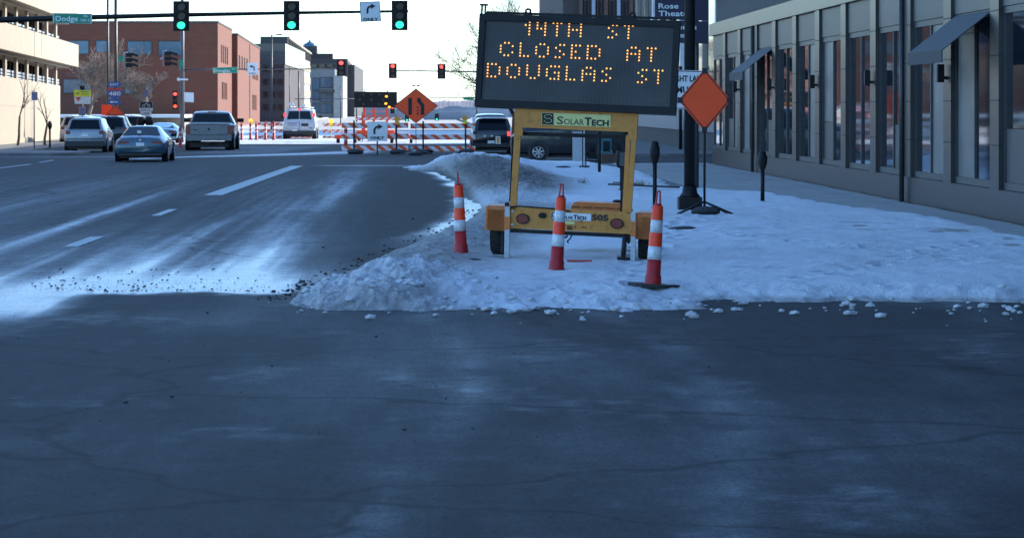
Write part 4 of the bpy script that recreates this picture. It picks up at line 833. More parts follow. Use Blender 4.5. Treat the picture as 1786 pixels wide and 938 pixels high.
# ================================================================== SIGNALS
def ring_arc(b, c, r, d, n=14, a0=-40, a1=220, sq=.87):
    for i in range(n):
        A = R(a0 + (a1 - a0) * i / n); B = R(a0 + (a1 - a0) * (i + 1) / n)
        p = [Vector((c[0] + r * math.cos(q), 0, c[2] + r * sq * math.sin(q))) for q in (A, B)]
        y0 = c[1]; y1 = c[1] - d; th = 1.07
        o = [Vector((c[0] + r * th * math.cos(q), 0, c[2] + r * th * sq * math.sin(q))) for q in (A, B)]
        b.hexa([(p[0].x, y1, p[0].z), (p[1].x, y1, p[1].z), (p[1].x, y0, p[1].z), (p[0].x, y0, p[0].z), (o[0].x, y1, o[0].z), (o[1].x, y1, o[1].z), (o[1].x, y0, o[1].z), (o[0].x, y0, o[0].z)])
def signal(label, px, py, Y, wpx, hpx, lit, group=None, rz=0, cat='traffic light', plate=True, bracket=.1):
    """head centred on the picture point; lit = list of lens materials top to bottom"""
    c = at(px, py, Y); s_ = F / Y; w_ = wpx / s_; h_ = hpx / s_; t = thing('traffic_signal', label, cat, tuple(c), group); n = len(lit)
    b = MB(); b.box(-w_ * .36, w_ * .36, -.02, .16, -h_ * .47, h_ * .47); body = b.build('housing', 'black_metal', t, bev=.015, local=True)
    if plate: b = MB(); b.box(-w_ / 2, w_ / 2, .03, .045, -h_ / 2, h_ / 2); b.build('backplate', 'black_metal', t, bev=.012, local=True)
    pitch = h_ * .94 / n; r_ = min(w_ * .27, pitch * .44)
    for i, m in enumerate(lit):
        z = h_ * .47 - pitch * (i + .5); b = MB(); b.disc((0, -.024, z), r_, 'y', 20, .02, rz=r_ * .88); b.build('lens', m, t, bev=.006, local=True)
        v = MB(); ring_arc(v, (0, -.02, z), r_ * 1.08, .20 * min(1, w_ / .4)); v.build('visor', 'black_metal', t, local=True)
    b = MB(); b.box(-.05, .05, .16, .16 + bracket, -.12, .12); b.build('bracket', 'black_metal', t, local=True)
    t.rotation_euler = (0, 0, rz); return t
NY = 115
def tube_px(b, pts, Y, r0, r1=None, n=12):
    P_ = [at(x, y, Y) for x, y in pts]; m_ = len(P_) - 1; r1 = r0 if r1 is None else r1
    for i in range(m_): b.tube(P_[i], P_[i + 1], r0 + (r1 - r0) * i / m_, r0 + (r1 - r0) * (i + 1) / m_, n, cap=(i in (0, m_ - 1)))
    return b
ma = thing('signal_mast', 'long black signal arm reaching across the top of the picture with green lights', 'signal pole', (at(-75, 0, NY).x, NY, 0))
b = MB(); b.tube((at(-75, 0, NY).x, NY, -.02), (at(-75, 0, NY).x, NY, 6.2), .19, .15, 14); b.build('pole', 'black_metal', ma)
b = MB(); tube_px(b, [(-75, 39), (0, 35.3), (130, 31.5), (300, 27), (500, 23.2), (712, 20)], NY, .128, .045); b.build('arm', 'black_metal', ma)
b = MB(); b.box(at(-75, 0, NY).x - .3, at(-75, 0, NY).x + .3, NY - .3, NY + .3, 0, .08); b.build('base_plate', 'dark_steel', ma)
G3 = ['sig_off', 'sig_off', 'sig_green']; R3 = ['sig_red', 'sig_off', 'sig_off']
signal('green traffic light leftmost on the near arm, in front of the tall pole', 316, 28.5, NY - .3, 28, 52, G3, 'green traffic lights on the near arm')
signal('green traffic light in the middle of the near arm, sky behind it', 508.5, 28, NY - .3, 28, 52, G3, 'green traffic lights on the near arm')
signal('green traffic light at the end of the near arm, right of the turn sign', 697, 27.5, NY - .3, 28, 52, G3, 'green traffic lights on the near arm')
# arrow sign helper
def arrow_right(b, c, k, y, sx=1.0):
    """curved arrow: up then right, in local (x,z) about c, half size k"""
    P = []; n = 7
    outer = []; inner = []
    cx, cz = c[0] - .42 * k * sx, c[1]
    for i in range(n + 1):
        a = math.pi - (math.pi / 2) * i / n * 1.0
        ex = c[0] + .18 * k * sx; ez = c[1] - .15 * k
        outer.append((ex + .62 * k * sx * math.cos(a), ez + .62 * k * math.sin(a))); inner.append((ex + .36 * k * sx * math.cos(a), ez + .36 * k * math.sin(a)))
    o0 = (outer[0][0], c[1] - .62 * k); i0 = (inner[0][0], c[1] - .62 * k)
    quads = [(o0, i0, inner[0], outer[0])] + [(outer[i], inner[i], inner[i + 1], outer[i + 1]) for i in range(n)]
    for q in quads: b.prism(list(q), y - .004, y)
    ex = outer[-1][0]; zm = (outer[-1][1] + inner[-1][1]) / 2
    b.prism([(ex - .02 * k, zm + .36 * k), (ex + .58 * k * sx, zm + .02 * k), (ex - .02 * k, zm - .36 * k)], y - .0042, y + .0002)
def panel(name, label, cat, pts, Y, m, edge=None, group=None, th=.012, parent=None):
    """flat sign panel from its picture corners"""
    P_ = [at(x, y, Y) for x, y in pts]; c = sum(P_, Vector()) / len(P_)
    t = thing(name, label, cat, tuple(c), group) if parent is None else parent
    b = MB(); b.prism([(p.x, p.z) for p in P_], Y - th, Y); b.build('panel', m, t, bev=.003)
    if edge:
        s_ = .93; b = MB(); n = len(P_)
        for i in range(n):
            p, q = P_[i], P_[(i + 1) % n]; p2 = c + (p - c) * s_; q2 = c + (q - c) * s_; p1 = c + (p - c) * .97; q1 = c + (q - c) * .97
            b.prism([(p1.x, p1.z), (q1.x, q1.z), (q2.x, q2.z), (p2.x, p2.z)], Y - th - .004, Y - th + .001)
        b.build('border', edge, t)
    return t
def wr(t, txt, px, py, Y, hpx, wpx, m, bold=.0, lift=.016, shear=0):
    s_ = F / Y; b = MB(); p = at(px, py, Y - lift); b.text(txt, (p.x, p.y, p.z), hpx / s_ * 1.38, w=wpx / s_, bold=bold); b.build('lettering', m, t)
t = panel('turn_sign', 'white right turn arrow ONLY sign hanging on the near arm between two green lights', 'road sign', [(627, 4), (662.5, 2.5), (665, 37.5), (629, 39)], NY - .2, 'sign_white', 'ink')
c = at(646, 19, NY - .2); b = MB(); arrow_right(b, (c.x - .02, c.z + .06), .27, NY - .214); b.build('arrow', 'ink', t); wr(t, 'ONLY', 633, 37, NY - .2, 5.6, 27, 'ink', .006)
t = panel('street_name_sign', 'green Dodge St name sign hung on the near arm at the left', 'street sign', [(91.5, 23.5), (161, 24.5), (160.5, 42), (92, 41)], NY - .25, 'sign_green', 'sign_white')
wr(t, 'Dodge', 97, 37.5, NY - .25, 9.5, 39, 'sign_white', .004); wr(t, 'St', 146, 30.5, NY - .25, 4.5, 7, 'sign_white', .002); wr(t, '100 S', 141, 38.3, NY - .25, 4.8, 15, 'sign_white', .002)

# Douglas mast and its signals
DY = 215
dm = thing('signal_mast', 'tall grey signal pole behind the pickup with a thin arm over the second crossing', 'signal pole', (at(318, 0, DY).x, DY, .13))
b = MB(); tube_px(b, [(318, 243), (318, -25)], DY, .16, .12); b.build('pole', 'pole_grey', dm)
b = MB(); tube_px(b, [(318, 122.5), (380, 121.5), (600, 120.5)], DY, .055, .035, 8); b.build('arm', 'dark_steel', dm)
signal('red traffic light at the tip of the far left arm, before the masonry block', 595, 119, DY - .3, 15, 28, R3, 'red traffic lights over the second crossing')
signal('red signal head low on the tall pole with two lit red lamps', 305.5, 175, DY - .4, 12, 34, ['sig_red', 'sig_off', 'sig_orange_red'], None, plate=False)
for lab, px, py, wx in (('dark side-facing signal cluster further left before the brick wall', 231, 105.5, 24), ('dark side-facing signal cluster beside the tall pole', 299, 103, 24)):
    s_ = F / (DY - .2); c = at(px, py, DY - .2); t = thing('traffic_signal', lab, 'traffic light', tuple(c))
    for i in range(3):
        z = .34 - .34 * i; b = MB(); b.box(-.44, -.02, -.14, .14, z - .13, z + .15); b.build('housing', 'black_metal', t, bev=.02, local=True)
        v = MB(); v.prism([(-.02, z + .15), (.42, z + .02), (.44, z - .12), (.38, z - .13), (.02, z - .02), (-.02, z - .10)], -.13, .13); v.build('visor', 'black_metal', t, bev=.01, local=True)
    b = MB(); b.tube((-.6, 0, .52), (-.35, 0, .52), .03); b.tube((-.55, 0, .5), (-.55, 0, -.5), .03); b.tube((-.62, 0, .02), (-.75, 0, .02), .06); b.build('bracket', 'galvanised', t, local=True)
t = panel('street_name_sign', 'small green Douglas St name sign on the far left arm', 'street sign', [(371, 118.5), (415, 117), (415.5, 127.5), (371.5, 128.5)], DY - .1, 'sign_green', 'sign_white'); wr(t, 'Douglas', 374, 126, DY - .1, 5.8, 27, 'sign_white', .002); wr(t, 'St', 405, 122, DY - .1, 3, 5, 'sign_white'); 
t = panel('turn_sign', 'small white left turn arrow sign on the far left arm', 'road sign', [(431, 110.5), (448.5, 109), (451, 131), (432, 131.5)], DY - .1, 'sign_white')
c = at(441, 120, DY - .1); b = MB(); arrow_right(b, (c.x, c.z + .04), .30, DY - .114, -1); b.build('arrow', 'ink', t); wr(t, 'ONLY', 434, 130, DY - .1, 3, 13, 'ink', .003)
t = panel('one_way_sign', 'thin pale left pointing arrow plate on the tall pole', 'road sign', [(308, 138.5), (312, 134.5), (312, 137.5), (328, 137.5), (328, 140.5), (312, 140.5), (312, 143)], DY - .35, 'sign_white')
t = panel('notice_plate', 'pale square plate fixed right of the tall pole', 'road sign', [(321, 161), (338, 162), (338, 179), (322, 178)], DY - .3, 'sign_white', 'rim')
t = panel('street_name_sign', 'small turquoise sign seen edge-on at the tall pole', 'street sign', [(311, 106), (315, 105), (320, 104), (318, 118), (312, 124), (313, 112)], DY - .6, 'sign_green')
t = panel('street_name_sign', 'tiny green plate left of the dark signal cluster', 'street sign', [(207, 99), (214, 97), (215, 108), (208, 109)], DY - .6, 'sign_green')
fm = thing('signal_mast', 'thin far arm on the right carrying two red lights, running behind the message board', 'signal pole', (at(905, 0, DY).x, DY, .13))
b = MB(); tube_px(b, [(905, 240), (905, 108)], DY, .14, .12); b.build('pole', 'pole_grey', fm); b = MB(); tube_px(b, [(905, 126), (690, 123.8)], DY, .06, .035, 8); b.build('arm', 'dark_steel', fm)
signal('red traffic light left on the far right arm, above the diamond sign', 685, 124, DY - .3, 14, 26, R3, 'red traffic lights over the second crossing'); signal('red traffic light on the far right arm nearest the message board', 770, 125, DY - .3, 14, 26, R3, 'red traffic lights over the second crossing')
for lab, px, py, m3 in (('tiny distant green light left of the diamond sign base', 710, 206, 'g'), ('tiny distant green light right of the diamond sign', 762, 204.5, 'g'), ('tiny distant red light right of the dark arrow board', 684.5, 192.5, 'r')):
    signal(lab, px, py, 420, 7, 12, G3 if m3 == 'g' else R3, None, bracket=.05)
b = thing('signal_mast', 'very far thin arm with a green name plate, behind the diamond sign', 'signal pole', (at(832, 0, 418).x, 418, 0)); q = MB(); tube_px(q, [(832, 215), (832, 168)], 418, .14); q.build('pole', 'pole_grey', b)
q = MB(); tube_px(q, [(832, 171), (748, 170.5)], 418, .05); q.build('arm', 'dark_steel', b); q = MB(); a_ = at(808, 173.5, 417.8); q.box(a_.x, a_.x + 1.4, 417.7, 417.8, a_.z - .1, a_.z + .3); q.build('name_plate', 'sign_green', b)
b = thing('signal_mast', 'second very far thin arm crossing before the hazy hills', 'signal pole', (at(690, 0, 430).x, 430, 0)); q = MB(); tube_px(q, [(622, 172), (622, 215)], 430, .1); q.build('pole', 'pole_grey', b)
q = MB(); tube_px(q, [(492, 172.8), (620, 172.8), (692, 173)], 430, .05); q.build('arm', 'dark_steel', b)
for k, (px, y0, y1, Yp, rr) in enumerate(((188, -20, 262, 176, .08), (202, -20, 262, 173, .11), (505, 116, 218, 300, .05), (521, 124, 218, 300, .09), (594, 148, 216, 350, .06))):
    labs = ['dark thin pole rising left of the blue route signs', 'dark tall pole rising above the blue route signs', 'thin dark post left of the white van roof dishes', 'dark post directly above the white van', 'thin post before the white pillar of the glass building']
    a = at(px, y1, Yp); t = thing('utility_pole', labs[k], 'pole', (a.x, Yp, 0)); b = MB(); b.tube((a.x, Yp, -.05), (a.x, Yp, at(px, y0, Yp).z), rr, rr * .8, 10); b.build('shaft', 'dark_steel', t)
    b = MB(); b.tube((a.x, Yp, -.05), (a.x, Yp, .25), rr * 1.6, rr * 1.3, 10); b.build('footing', 'dark_steel', t)
t = thing('street_lamp', 'slim dark street lamp with a flat arm, before the blue grey block', 'street lamp', (at(474, 0, 250).x, 250, .13)); b = MB(); tube_px(b, [(474, 233), (474, 61)], 250, .10, .06); b.build('pole', 'dark_steel', t)
b = MB(); a = at(474, 61.5, 250); b.beam(a, (a.x + .75, 250, a.z + .02), .06, .05); b.build('arm', 'dark_steel', t); b = MB(); b.box(a.x + .35, a.x + .80, 249.9, 250.1, a.z - .02, a.z + .08); b.build('lamp_head', 'dark_steel', t, bev=.01)

# ================================================================== LEFT SIGNS
SY = 150
def post(t, px, y0, y1, Y, r_=.03, m='pole_grey'):
    b = MB(); a = at(px, y1, Y); b.tube((a.x, Y + .04, -.02), (a.x, Y + .04, at(px, y0, Y).z), r_, r_, 8); b.build('post', m, t)
def ovalish(b, x0, x1, z0, z1, y0, y1, cut=.3):
    h = (z1 - z0) * cut; b.prism([(x0 + h, z0), (x1 - h, z0), (x1, z0 + h), (x1, z1 - h), (x1 - h, z1), (x0 + h, z1), (x0, z1 - h), (x0, z0 + h)], y0, y1)
t = thing('route_sign', 'stack of blue east interstate 480 signs with a left arrow on the tall pole', 'route sign', tuple(at(200, 163, 172.7)))
Y = 172.7
for (x0, x1, y0, y1, m, nm) in ((188, 211, 143, 152.5, 'sign_blue', 'east_plate'), (188.5, 210.5, 173.5, 183, 'sign_blue', 'arrow_plate')):
    a = at(x0, y1, Y); c = at(x1, y0, Y); b = MB(); ovalish(b, a.x, c.x, a.z, c.z, Y - .01, Y); b.build(nm, m, t)
b = MB(); b.prism([(at(x, 0, Y).x, at(0, y, Y).z) for x, y in ((187, 154), (192, 153), (200, 155), (208, 153), (213, 154), (213.5, 162), (211, 168), (200, 173.5), (189, 168), (186.5, 162))], Y - .01, Y); b.build('shield', 'sign_blue', t)
b = MB(); b.prism([(at(x, 0, Y).x, at(0, y, Y).z) for x, y in ((187.5, 154), (192, 153.2), (200, 155.2), (208, 153.2), (212.5, 154), (213, 158), (187, 158))], Y - .014, Y - .009); b.build('shield_top', 'sign_red', t)
wr(t, 'EAST', 192, 150, Y, 4.6, 15, 'sign_white', .003); wr(t, '480', 189.5, 167, Y, 7.2, 21, 'sign_white', .006)
b = MB(); a = at(193, 178.2, Y); b.prism([(a.x - .05, a.z), (a.x + .09, a.z + .07), (a.x + .09, a.z + .025), (a.x + .38, a.z + .025), (a.x + .38, a.z - .025), (a.x + .09, a.z - .025), (a.x + .09, a.z - .07)], Y - .014, Y - .009); b.build('arrow', 'sign_white', t)
t = panel('roadwork_sign', 'orange diamond sign rising behind the parked cars below the blue route signs', 'road sign', [(201, 183.5), (223, 206), (201, 228), (179, 206)], 168, 'sign_orange', 'ink'); wr(t, 'ROAD', 190, 204, 168, 5, 22, 'ink', .004); wr(t, 'WORK', 189, 211, 168, 5, 24, 'ink', .004); post(t, 201, 214, 252, 168)
t = panel('roadwork_sign', 'plain orange panel sign left of the orange diamond behind the parked cars', 'road sign', [(177, 182.5), (195, 183.5), (195, 201), (177, 201)], 169, 'sign_orange'); post(t, 186, 190, 252, 169)
t = panel('parking_sign', 'yellow and white sign board with a small red triangle beside the garage corner', 'sign', [(129, 157), (158.5, 158), (158.5, 168.5), (129, 168.5)], 158, 'sign_yellow')
panel('', '', '', [(129.5, 168.8), (158, 168.8), (157.5, 182), (130.5, 181.5)], 158, 'sign_white', parent=t); b = MB(); a = at(136, 172, 157.98); b.prism([(a.x - .13, a.z + .06), (a.x + .16, a.z + .06), (a.x + .015, a.z - .14)], 157.975, 157.99); b.build('triangle', 'sign_red', t)
b = MB()
for (x0, x1, y0, y1) in ((133, 138, 162, 164), (141, 155, 160, 161.2), (141, 155, 164, 165.2)): a = at(x0, y1, 157.98); c = at(x1, y0, 157.98); b.box(a.x, c.x, 157.98, 157.99, a.z, c.z)
b.build('print', 'sign_green', t); b = MB(); a = at(141, 178, 157.98); b.box(a.x, a.x + .38, 157.98, 157.99, a.z, a.z + .1); b.build('print', 'rim', t); post(t, 144, 150, 262, 158)
b = MB(); a = at(144, 155, 158); b.box(a.x - .12, a.x - .02, 157.9, 158.1, a.z - .05, a.z + .14); b.box(a.x + .03, a.x + .12, 157.9, 158.1, a.z - .05, a.z + .14); b.build('flood_lamp', 'black_metal', t)
t = panel('parking_sign', 'small violet plate under the yellow and white sign board', 'sign', [(137.5, 187), (149, 187), (149, 202), (137.5, 202)], 156, 'sign_violet', 'sign_white'); post(t, 143.5, 190, 262, 156)
t = panel('parking_sign', 'small violet grey sign on a thin post before the cream wall', 'sign', [(55, 160.5), (65.5, 160.5), (65.5, 175.5), (55, 175.5)], 146, 'sign_violet', 'rim'); post(t, 59.5, 158, 262, 146)
t = panel('parking_sign', 'tiny violet plate high above the bicycle sign', 'sign', [(251.5, 157), (259, 157), (259, 169), (251.5, 169)], 170, 'sign_violet'); post(t, 255.5, 152, 250, 170)
t = panel('bicycle_sign', 'black and white bicycle lane sign behind the blue sedan', 'road sign', [(243, 178), (267, 178), (267, 188.5), (243, 188.5)], 168, 'ink', 'sign_white')
panel('', '', '', [(242.5, 189), (267, 189), (266, 194), (243.5, 194)], 168, 'sign_white', parent=t); panel('', '', '', [(245, 194.4), (264, 194.4), (264, 202), (245, 202)], 168, 'sign_white', parent=t)
b = MB(); Yb = 167.97; rr = .075
for px in (250.5, 259.5):
    a = at(px, 184.6, Yb)
    for i in range(10): a0 = .628 * i; a1 = a0 + .628; b.tube((a.x + rr * math.cos(a0), Yb, a.z + rr * .8 * math.sin(a0)), (a.x + rr * math.cos(a1), Yb, a.z + rr * .8 * math.sin(a1)), .012, .012, 4)
a = at(250.5, 184.6, Yb); c = at(259.5, 184.6, Yb); m_ = at(255, 181, Yb); b.path([a, m_, c], .011, 4); b.path([at(252.5, 181, Yb), at(258, 181, Yb)], .011, 4); b.build('bicycle_symbol', 'sign_white', t)
wr(t, 'BIKE', 246, 193.3, 168, 3, 17, 'ink'); wr(t, 'LANE', 248, 200, 168, 4, 13, 'ink', .002); post(t, 255, 176, 250, 168)
def meter(label, px, ptop, pbase, wpx, head_h, group='parking meters', double=False, z=.13, headc='black_metal'):
    p = snow_point(px, pbase) if z is None else gp(px, pbase, z); s_ = F / p.y; h = (pbase - ptop) / s_; w_ = wpx / s_; hh = head_h / s_
    t = thing('parking_meter', label, 'parking meter', (p.x, p.y, p.z - .01), group)
    b = MB(); b.tube((0, 0, 0), (0, 0, h - hh * .9), w_ * .21, w_ * .21, 12); b.tube((0, 0, 0), (0, 0, .03), w_ * .4, w_ * .3, 12); b.build('post', 'black_metal', t, local=True)
    for dx in ((-w_ * .3, w_ * .3) if double else (0,)):
        k = .62 if double else 1
        b = MB(); b.lathe([(w_ * .2 * k, h - hh), (w_ * .34 * k, h - hh * .86), (w_ * .48 * k, h - hh * .62), (w_ * .5 * k, h - hh * .3), (w_ * .40 * k, h - hh * .22), (w_ * .38 * k, h - hh * .1), (w_ * .2 * k, h)], (dx, 0, 0), 14); hd = b.build('meter_head', headc, t, local=True)
        b = MB(); b.box(dx - w_ * .22 * k, dx + w_ * .22 * k, -w_ * .5 * k - .006, -w_ * .3 * k, h - hh * .6, h - hh * .34); b.build('coin_plate', 'black_metal', hd, bev=.004, local=True)
    return t
meter('black parking meter on a thick post right of the trailer, snow round its foot', 1142, 245, 363, 18, 41, z=None)
meter('twin headed parking meter half hidden behind the right trailer posts', 1085, 262, 332, 19, 30, double=True, z=None)
meter('small dark parking meter before the cream wall beside the forked sapling', 87, 211, 258, 8, 15, z=.13)
meter('pair of black meter heads below the bicycle sign', 253, 203, 250, 24, 20, double=True, z=.13)

# ================================================================== RIGHT SIDE STREET FURNITURE
t = thing('lamp_post', 'black iron lamp post with a square foot behind the orange diamond sign', 'street lamp', tuple(snow_point(1203, 365)))
x0, y0, z0 = t.location; b = MB(); b.tube((x0, y0, z0), (x0, y0, 9), .105, .085, 14); b.build('shaft', 'black_metal', t)
b = MB(); b.box(x0 - .21, x0 + .21, y0 - .21, y0 + .21, z0 - .05, z0 + .22); b.lathe([(.2, z0 + .22), (.14, z0 + .30), (.12, z0 + .42)], (x0, y0, 0), 14); b.build('foot', 'black_metal', t, bev=.012)
LY = y0 - .14
t = panel('lane_sign', 'white RIGHT LANE MUST TURN RIGHT sign beside the message board', 'road sign', [(1160, 122), (1237, 124), (1236, 192), (1159, 190)], LY, 'sign_white', 'ink')
wr(t, 'RIGHT LANE', 1168, 142.5, LY, 10.5, 61, 'ink', .004); wr(t, 'MUST', 1180, 162, LY, 11, 36, 'ink', .005); wr(t, 'TURN RIGHT', 1168, 180, LY, 9.5, 61, 'ink', .004)
DY2 = 56
t = thing('roadwork_sign', 'bright orange diamond sign with black border standing right of the message board', 'road sign', tuple(at(1229, 175, DY2)))
def dia(cx, cy, hx, hy): return [(cx - hx, cy), (cx, cy - hy), (cx + hx, cy), (cx, cy + hy)]
P_ = [at(x, y, DY2) for x, y in dia(1229, 175, 46, 55)]; b = MB(); b.prism([(p.x, p.z) for p in P_], DY2 - .01, DY2 + .01); b.build('panel', 'sign_orange', t)
b = MB(); c = at(1229, 175, DY2)
for i in range(4):
    p, q = P_[i], P_[(i + 1) % 4]; f = lambda v, k: c + (v - c) * k
    b.prism([(f(p, .95).x, f(p, .95).z), (f(q, .95).x, f(q, .95).z), (f(q, .90).x, f(q, .90).z), (f(p, .90).x, f(p, .90).z)], DY2 - .015, DY2 - .009)
b.build('border', 'ink', t); b = MB(); gz = ground_z(c.x, DY2); b.tube((c.x, DY2 + .03, max(gz, .09)), (c.x, DY2 + .03, c.z), .022, .022, 8)
for sx in (-1, 1): b.tube((c.x, DY2 + .03, .35), (c.x + sx * .5, DY2 + .03 - .2, max(gz, .1)), .018, .018, 8); b.tube((c.x, DY2 + .03, .35), (c.x + sx * .45, DY2 + .3, max(gz, .1)), .018, .018, 8)
b.build('stand', 'black_metal', t)
b = MB(); b.blob((c.x + .02, DY2 - .05, max(gz, .09) + .06), .2, 2, .12, (1.4, 1, .4)); b.build('sandbag', 'rubber', t)
for p in P_: q = c + (p - c) * .93; b = MB(); b.box(q.x - .045, q.x + .045, DY2 - .02, DY2 - .009, q.z - .05, q.z + .05); b.build('corner_pocket', 'ink', t, bev=.003)
b = MB(); b.beam((P_[0].x, DY2 + .015, P_[0].z), (P_[2].x, DY2 + .015, P_[2].z), .02, .02); b.build('cross_rib', 'dark_steel', t)
WY = 74
t = thing('wayfinding_sign', 'tall dark purple wayfinding sign with white lettering for the Rose Theater, right of the board', 'sign', tuple(at(1188, 40, WY)))
for q, nm in (([(1142, -30), (1236, -26), (1236, 37), (1142, 34)], 'upper_panel'), ([(1142, 35), (1236, 38), (1236, 77), (1142, 74)], 'lower_panel')):
    P_ = [at(x, y, WY) for x, y in q]; b = MB(); b.prism([(p.x, p.z) for p in P_], WY - .03, WY + .03); b.build(nm, 'sign_purple' if 'upper' in nm else 'sign_purple', t, bev=.008)
for txt, px, py, wd in (('Rose', 1148.5, 15.5, 35), ('Theater', 1148.5, 28.5, 60), ('Museum', 1148.5, 52, 66), ('Center', 1148.5, 66, 53)): wr(t, txt, px, py, WY, 9.5, wd, 'sign_white', .003, .045)
b = MB(); a = at(1215, 0, WY); b.tube((a.x, WY + .08, .1), (a.x, WY + .08, 5.2), .06, .06, 10); b.build('post', 'dark_steel', t)
t = thing('utility_pole', 'thin black sign post between the message board and the black lamp post', 'pole', tuple(gp(1187, 262, .1))); x0, y0, z0 = t.location
b = MB(); b.tube((x0, y0, 0), (x0, y0, 3.8), .075, .07, 10); b.build('shaft', 'black_metal', t); b = MB(); b.tube((x0 + .15, y0, 0), (x0 + .15, y0, 3), .035, .035, 8); b.build('conduit', 'galvanised', t)
t = thing('bollard_post', 'short black post on the snow seen under the trailer crossbar', 'post', tuple(snow_point(1045.5, 300))); x0, y0, z0 = t.location
b = MB(); b.tube((x0, y0, z0 - .02), (x0, y0, z0 + 1.1), .045, .045, 10); b.build('shaft', 'black_metal', t); b = MB(); b.lathe([(.055, z0 + 1.1), (.06, z0 + 1.13), (.03, z0 + 1.18)], (x0, y0, 0), 10); b.build('cap', 'black_metal', t)
t = thing('sign_post', 'blue and white banded post on a black foot left of the short black post', 'post', tuple(snow_point(1019, 292))); x0, y0, z0 = t.location
for dx, m, w_, nm in ((-.05, 'paint_navy', .035, 'left_rail'), (0, 'rim', .03, 'pale_strip'), (.05, 'black_metal', .035, 'right_rail')): b = MB(); b.box(x0 + dx - w_ / 2, x0 + dx + w_ / 2, y0 - .03, y0 + .03, z0 - .02, z0 + 1.35); b.build(nm, m, t)
b = MB(); b.box(x0 - .16, x0 + .16, y0 - .1, y0 + .1, z0 - .02, z0 + .05); b.build('foot', 'black_metal', t, bev=.01)
t = thing('utility_cabinet', 'grey blue street cabinet behind the trailer, right of the dark SUV', 'cabinet', tuple(gp(1009.5, 281, .13))); x0, y0, z0 = t.location
b = MB(); b.box(x0 - .2, x0 + .17, y0, y0 + .4, 0, 1.15); b.build('housing', 'galvanised', t, bev=.02); b = MB(); b.box(x0 - .22, x0 + .19, y0 - .02, y0 + .42, 1.15, 1.19); b.build('lid', 'dark_steel', t, bev=.01); b = MB(); b.box(x0 - .17, x0 + .14, y0 - .012, y0, .12, 1.05); b.build('door', 'galvanised', t, bev=.004)
for lab, nm, px, py, w_, h_, m in (('teal newspaper box behind the short black post', 'newspaper_box', 1058, 276, .36, .95, 'teal'), ('dark newspaper box left of the teal one, behind the trailer', 'newspaper_box', 1034, 275, .34, .9, 'black_metal'), ('brown stone planter behind the trailer posts', 'planter', 1072, 281, .9, .38, 'brown_box')):
    t = thing(nm, lab, nm.replace('_', ' '), tuple(gp(px, py, .13))); x0, y0, z0 = t.location
    b = MB(); b.box(x0 - w_ / 2, x0 + w_ / 2, y0, y0 + .4, .08, h_ * .93); b.build('body', m, t, bev=.02); b = MB(); b.box(x0 - w_ / 2 - .02, x0 + w_ / 2 + .02, y0 - .02, y0 + .42, h_ * .93, h_); b.build('rim' if nm == 'planter' else 'lid', m, t, bev=.008)
    b = MB(); b.box(x0 - w_ * .35, x0 + w_ * .35, y0 - .012, y0, h_ * .4, h_ * .8); b.build('front_panel', 'glass_dark' if nm != 'planter' else m, t, bev=.003)
# things lying on the snow
t = thing('fallen_branch', 'long dark splintered board lying on the snow behind the trailer', 'branch', tuple(snow_point(1120, 329))); x0, y0, z0 = t.location
b = MB(); p0 = at(1062, 324, y0); p1 = at(1180, 334, y0); b.beam((p0.x, y0, z0 + .10), (p1.x, y0 - .6, z0 + .045), .16, .035); b.build('plank', 'bark_dark', t, bev=.01); b = MB(); b.beam((p0.x + .1, y0 + .1, z0 + .14), (p0.x + .8, y0, z0 + .09), .05, .03); b.build('splinter', 'bark_pale', t)
for lab, px, py, rr in (('dark clod poking from the snow left of the blue banded post', 983, 292, .17), ('dark clod at the right on the rutted snow', 1190, 399, .14), ('small dark clod at the edge of the dirty snow near the left cone', 827, 453, .06)):
    p = snow_point(px, py); b = MB(); b.blob(p, rr, 2, .12, (1.5, 1, .30)); tag(b.build('frozen_clod', 'rubber'), lab, 'clod')
p = snow_point(1018, 456); b = MB(); b.box(p.x - .2, p.x + .1, p.y - .05, p.y + .06, p.z + .0, p.z + .018); tag(b.build('red_scrap', 'red_mark', bev=.004), 'flat red scrap half buried in snow under the trailer', 'scrap')
for lab, px, py in (('tuft of dry grass in the snow left of the short black post', 1014, 319), ('tuft of dry grass in the snow behind the right trailer posts', 1117, 321)):
    p = snow_point(px, py); b = MB()
    for i in range(60):
        a = random.uniform(0, 6.28); q = Vector((p.x + random.gauss(0, .1), p.y + random.gauss(0, .1), p.z - .02)); d = Vector((math.cos(a) * .10, math.sin(a) * .1, random.uniform(.06, .17))); b.tube(q, q + d, .004, .001, 3, cap=False)
    tag(b.build('grass_tuft', 'dry_grass'), lab, 'grass tuft')
# things that go on beyond the photo's right edge
p = snow_point(1420, 330); 
meter('black parking meter further right on the open snow before the storefront', 1330, 262, 352, 17, 34, z=None)

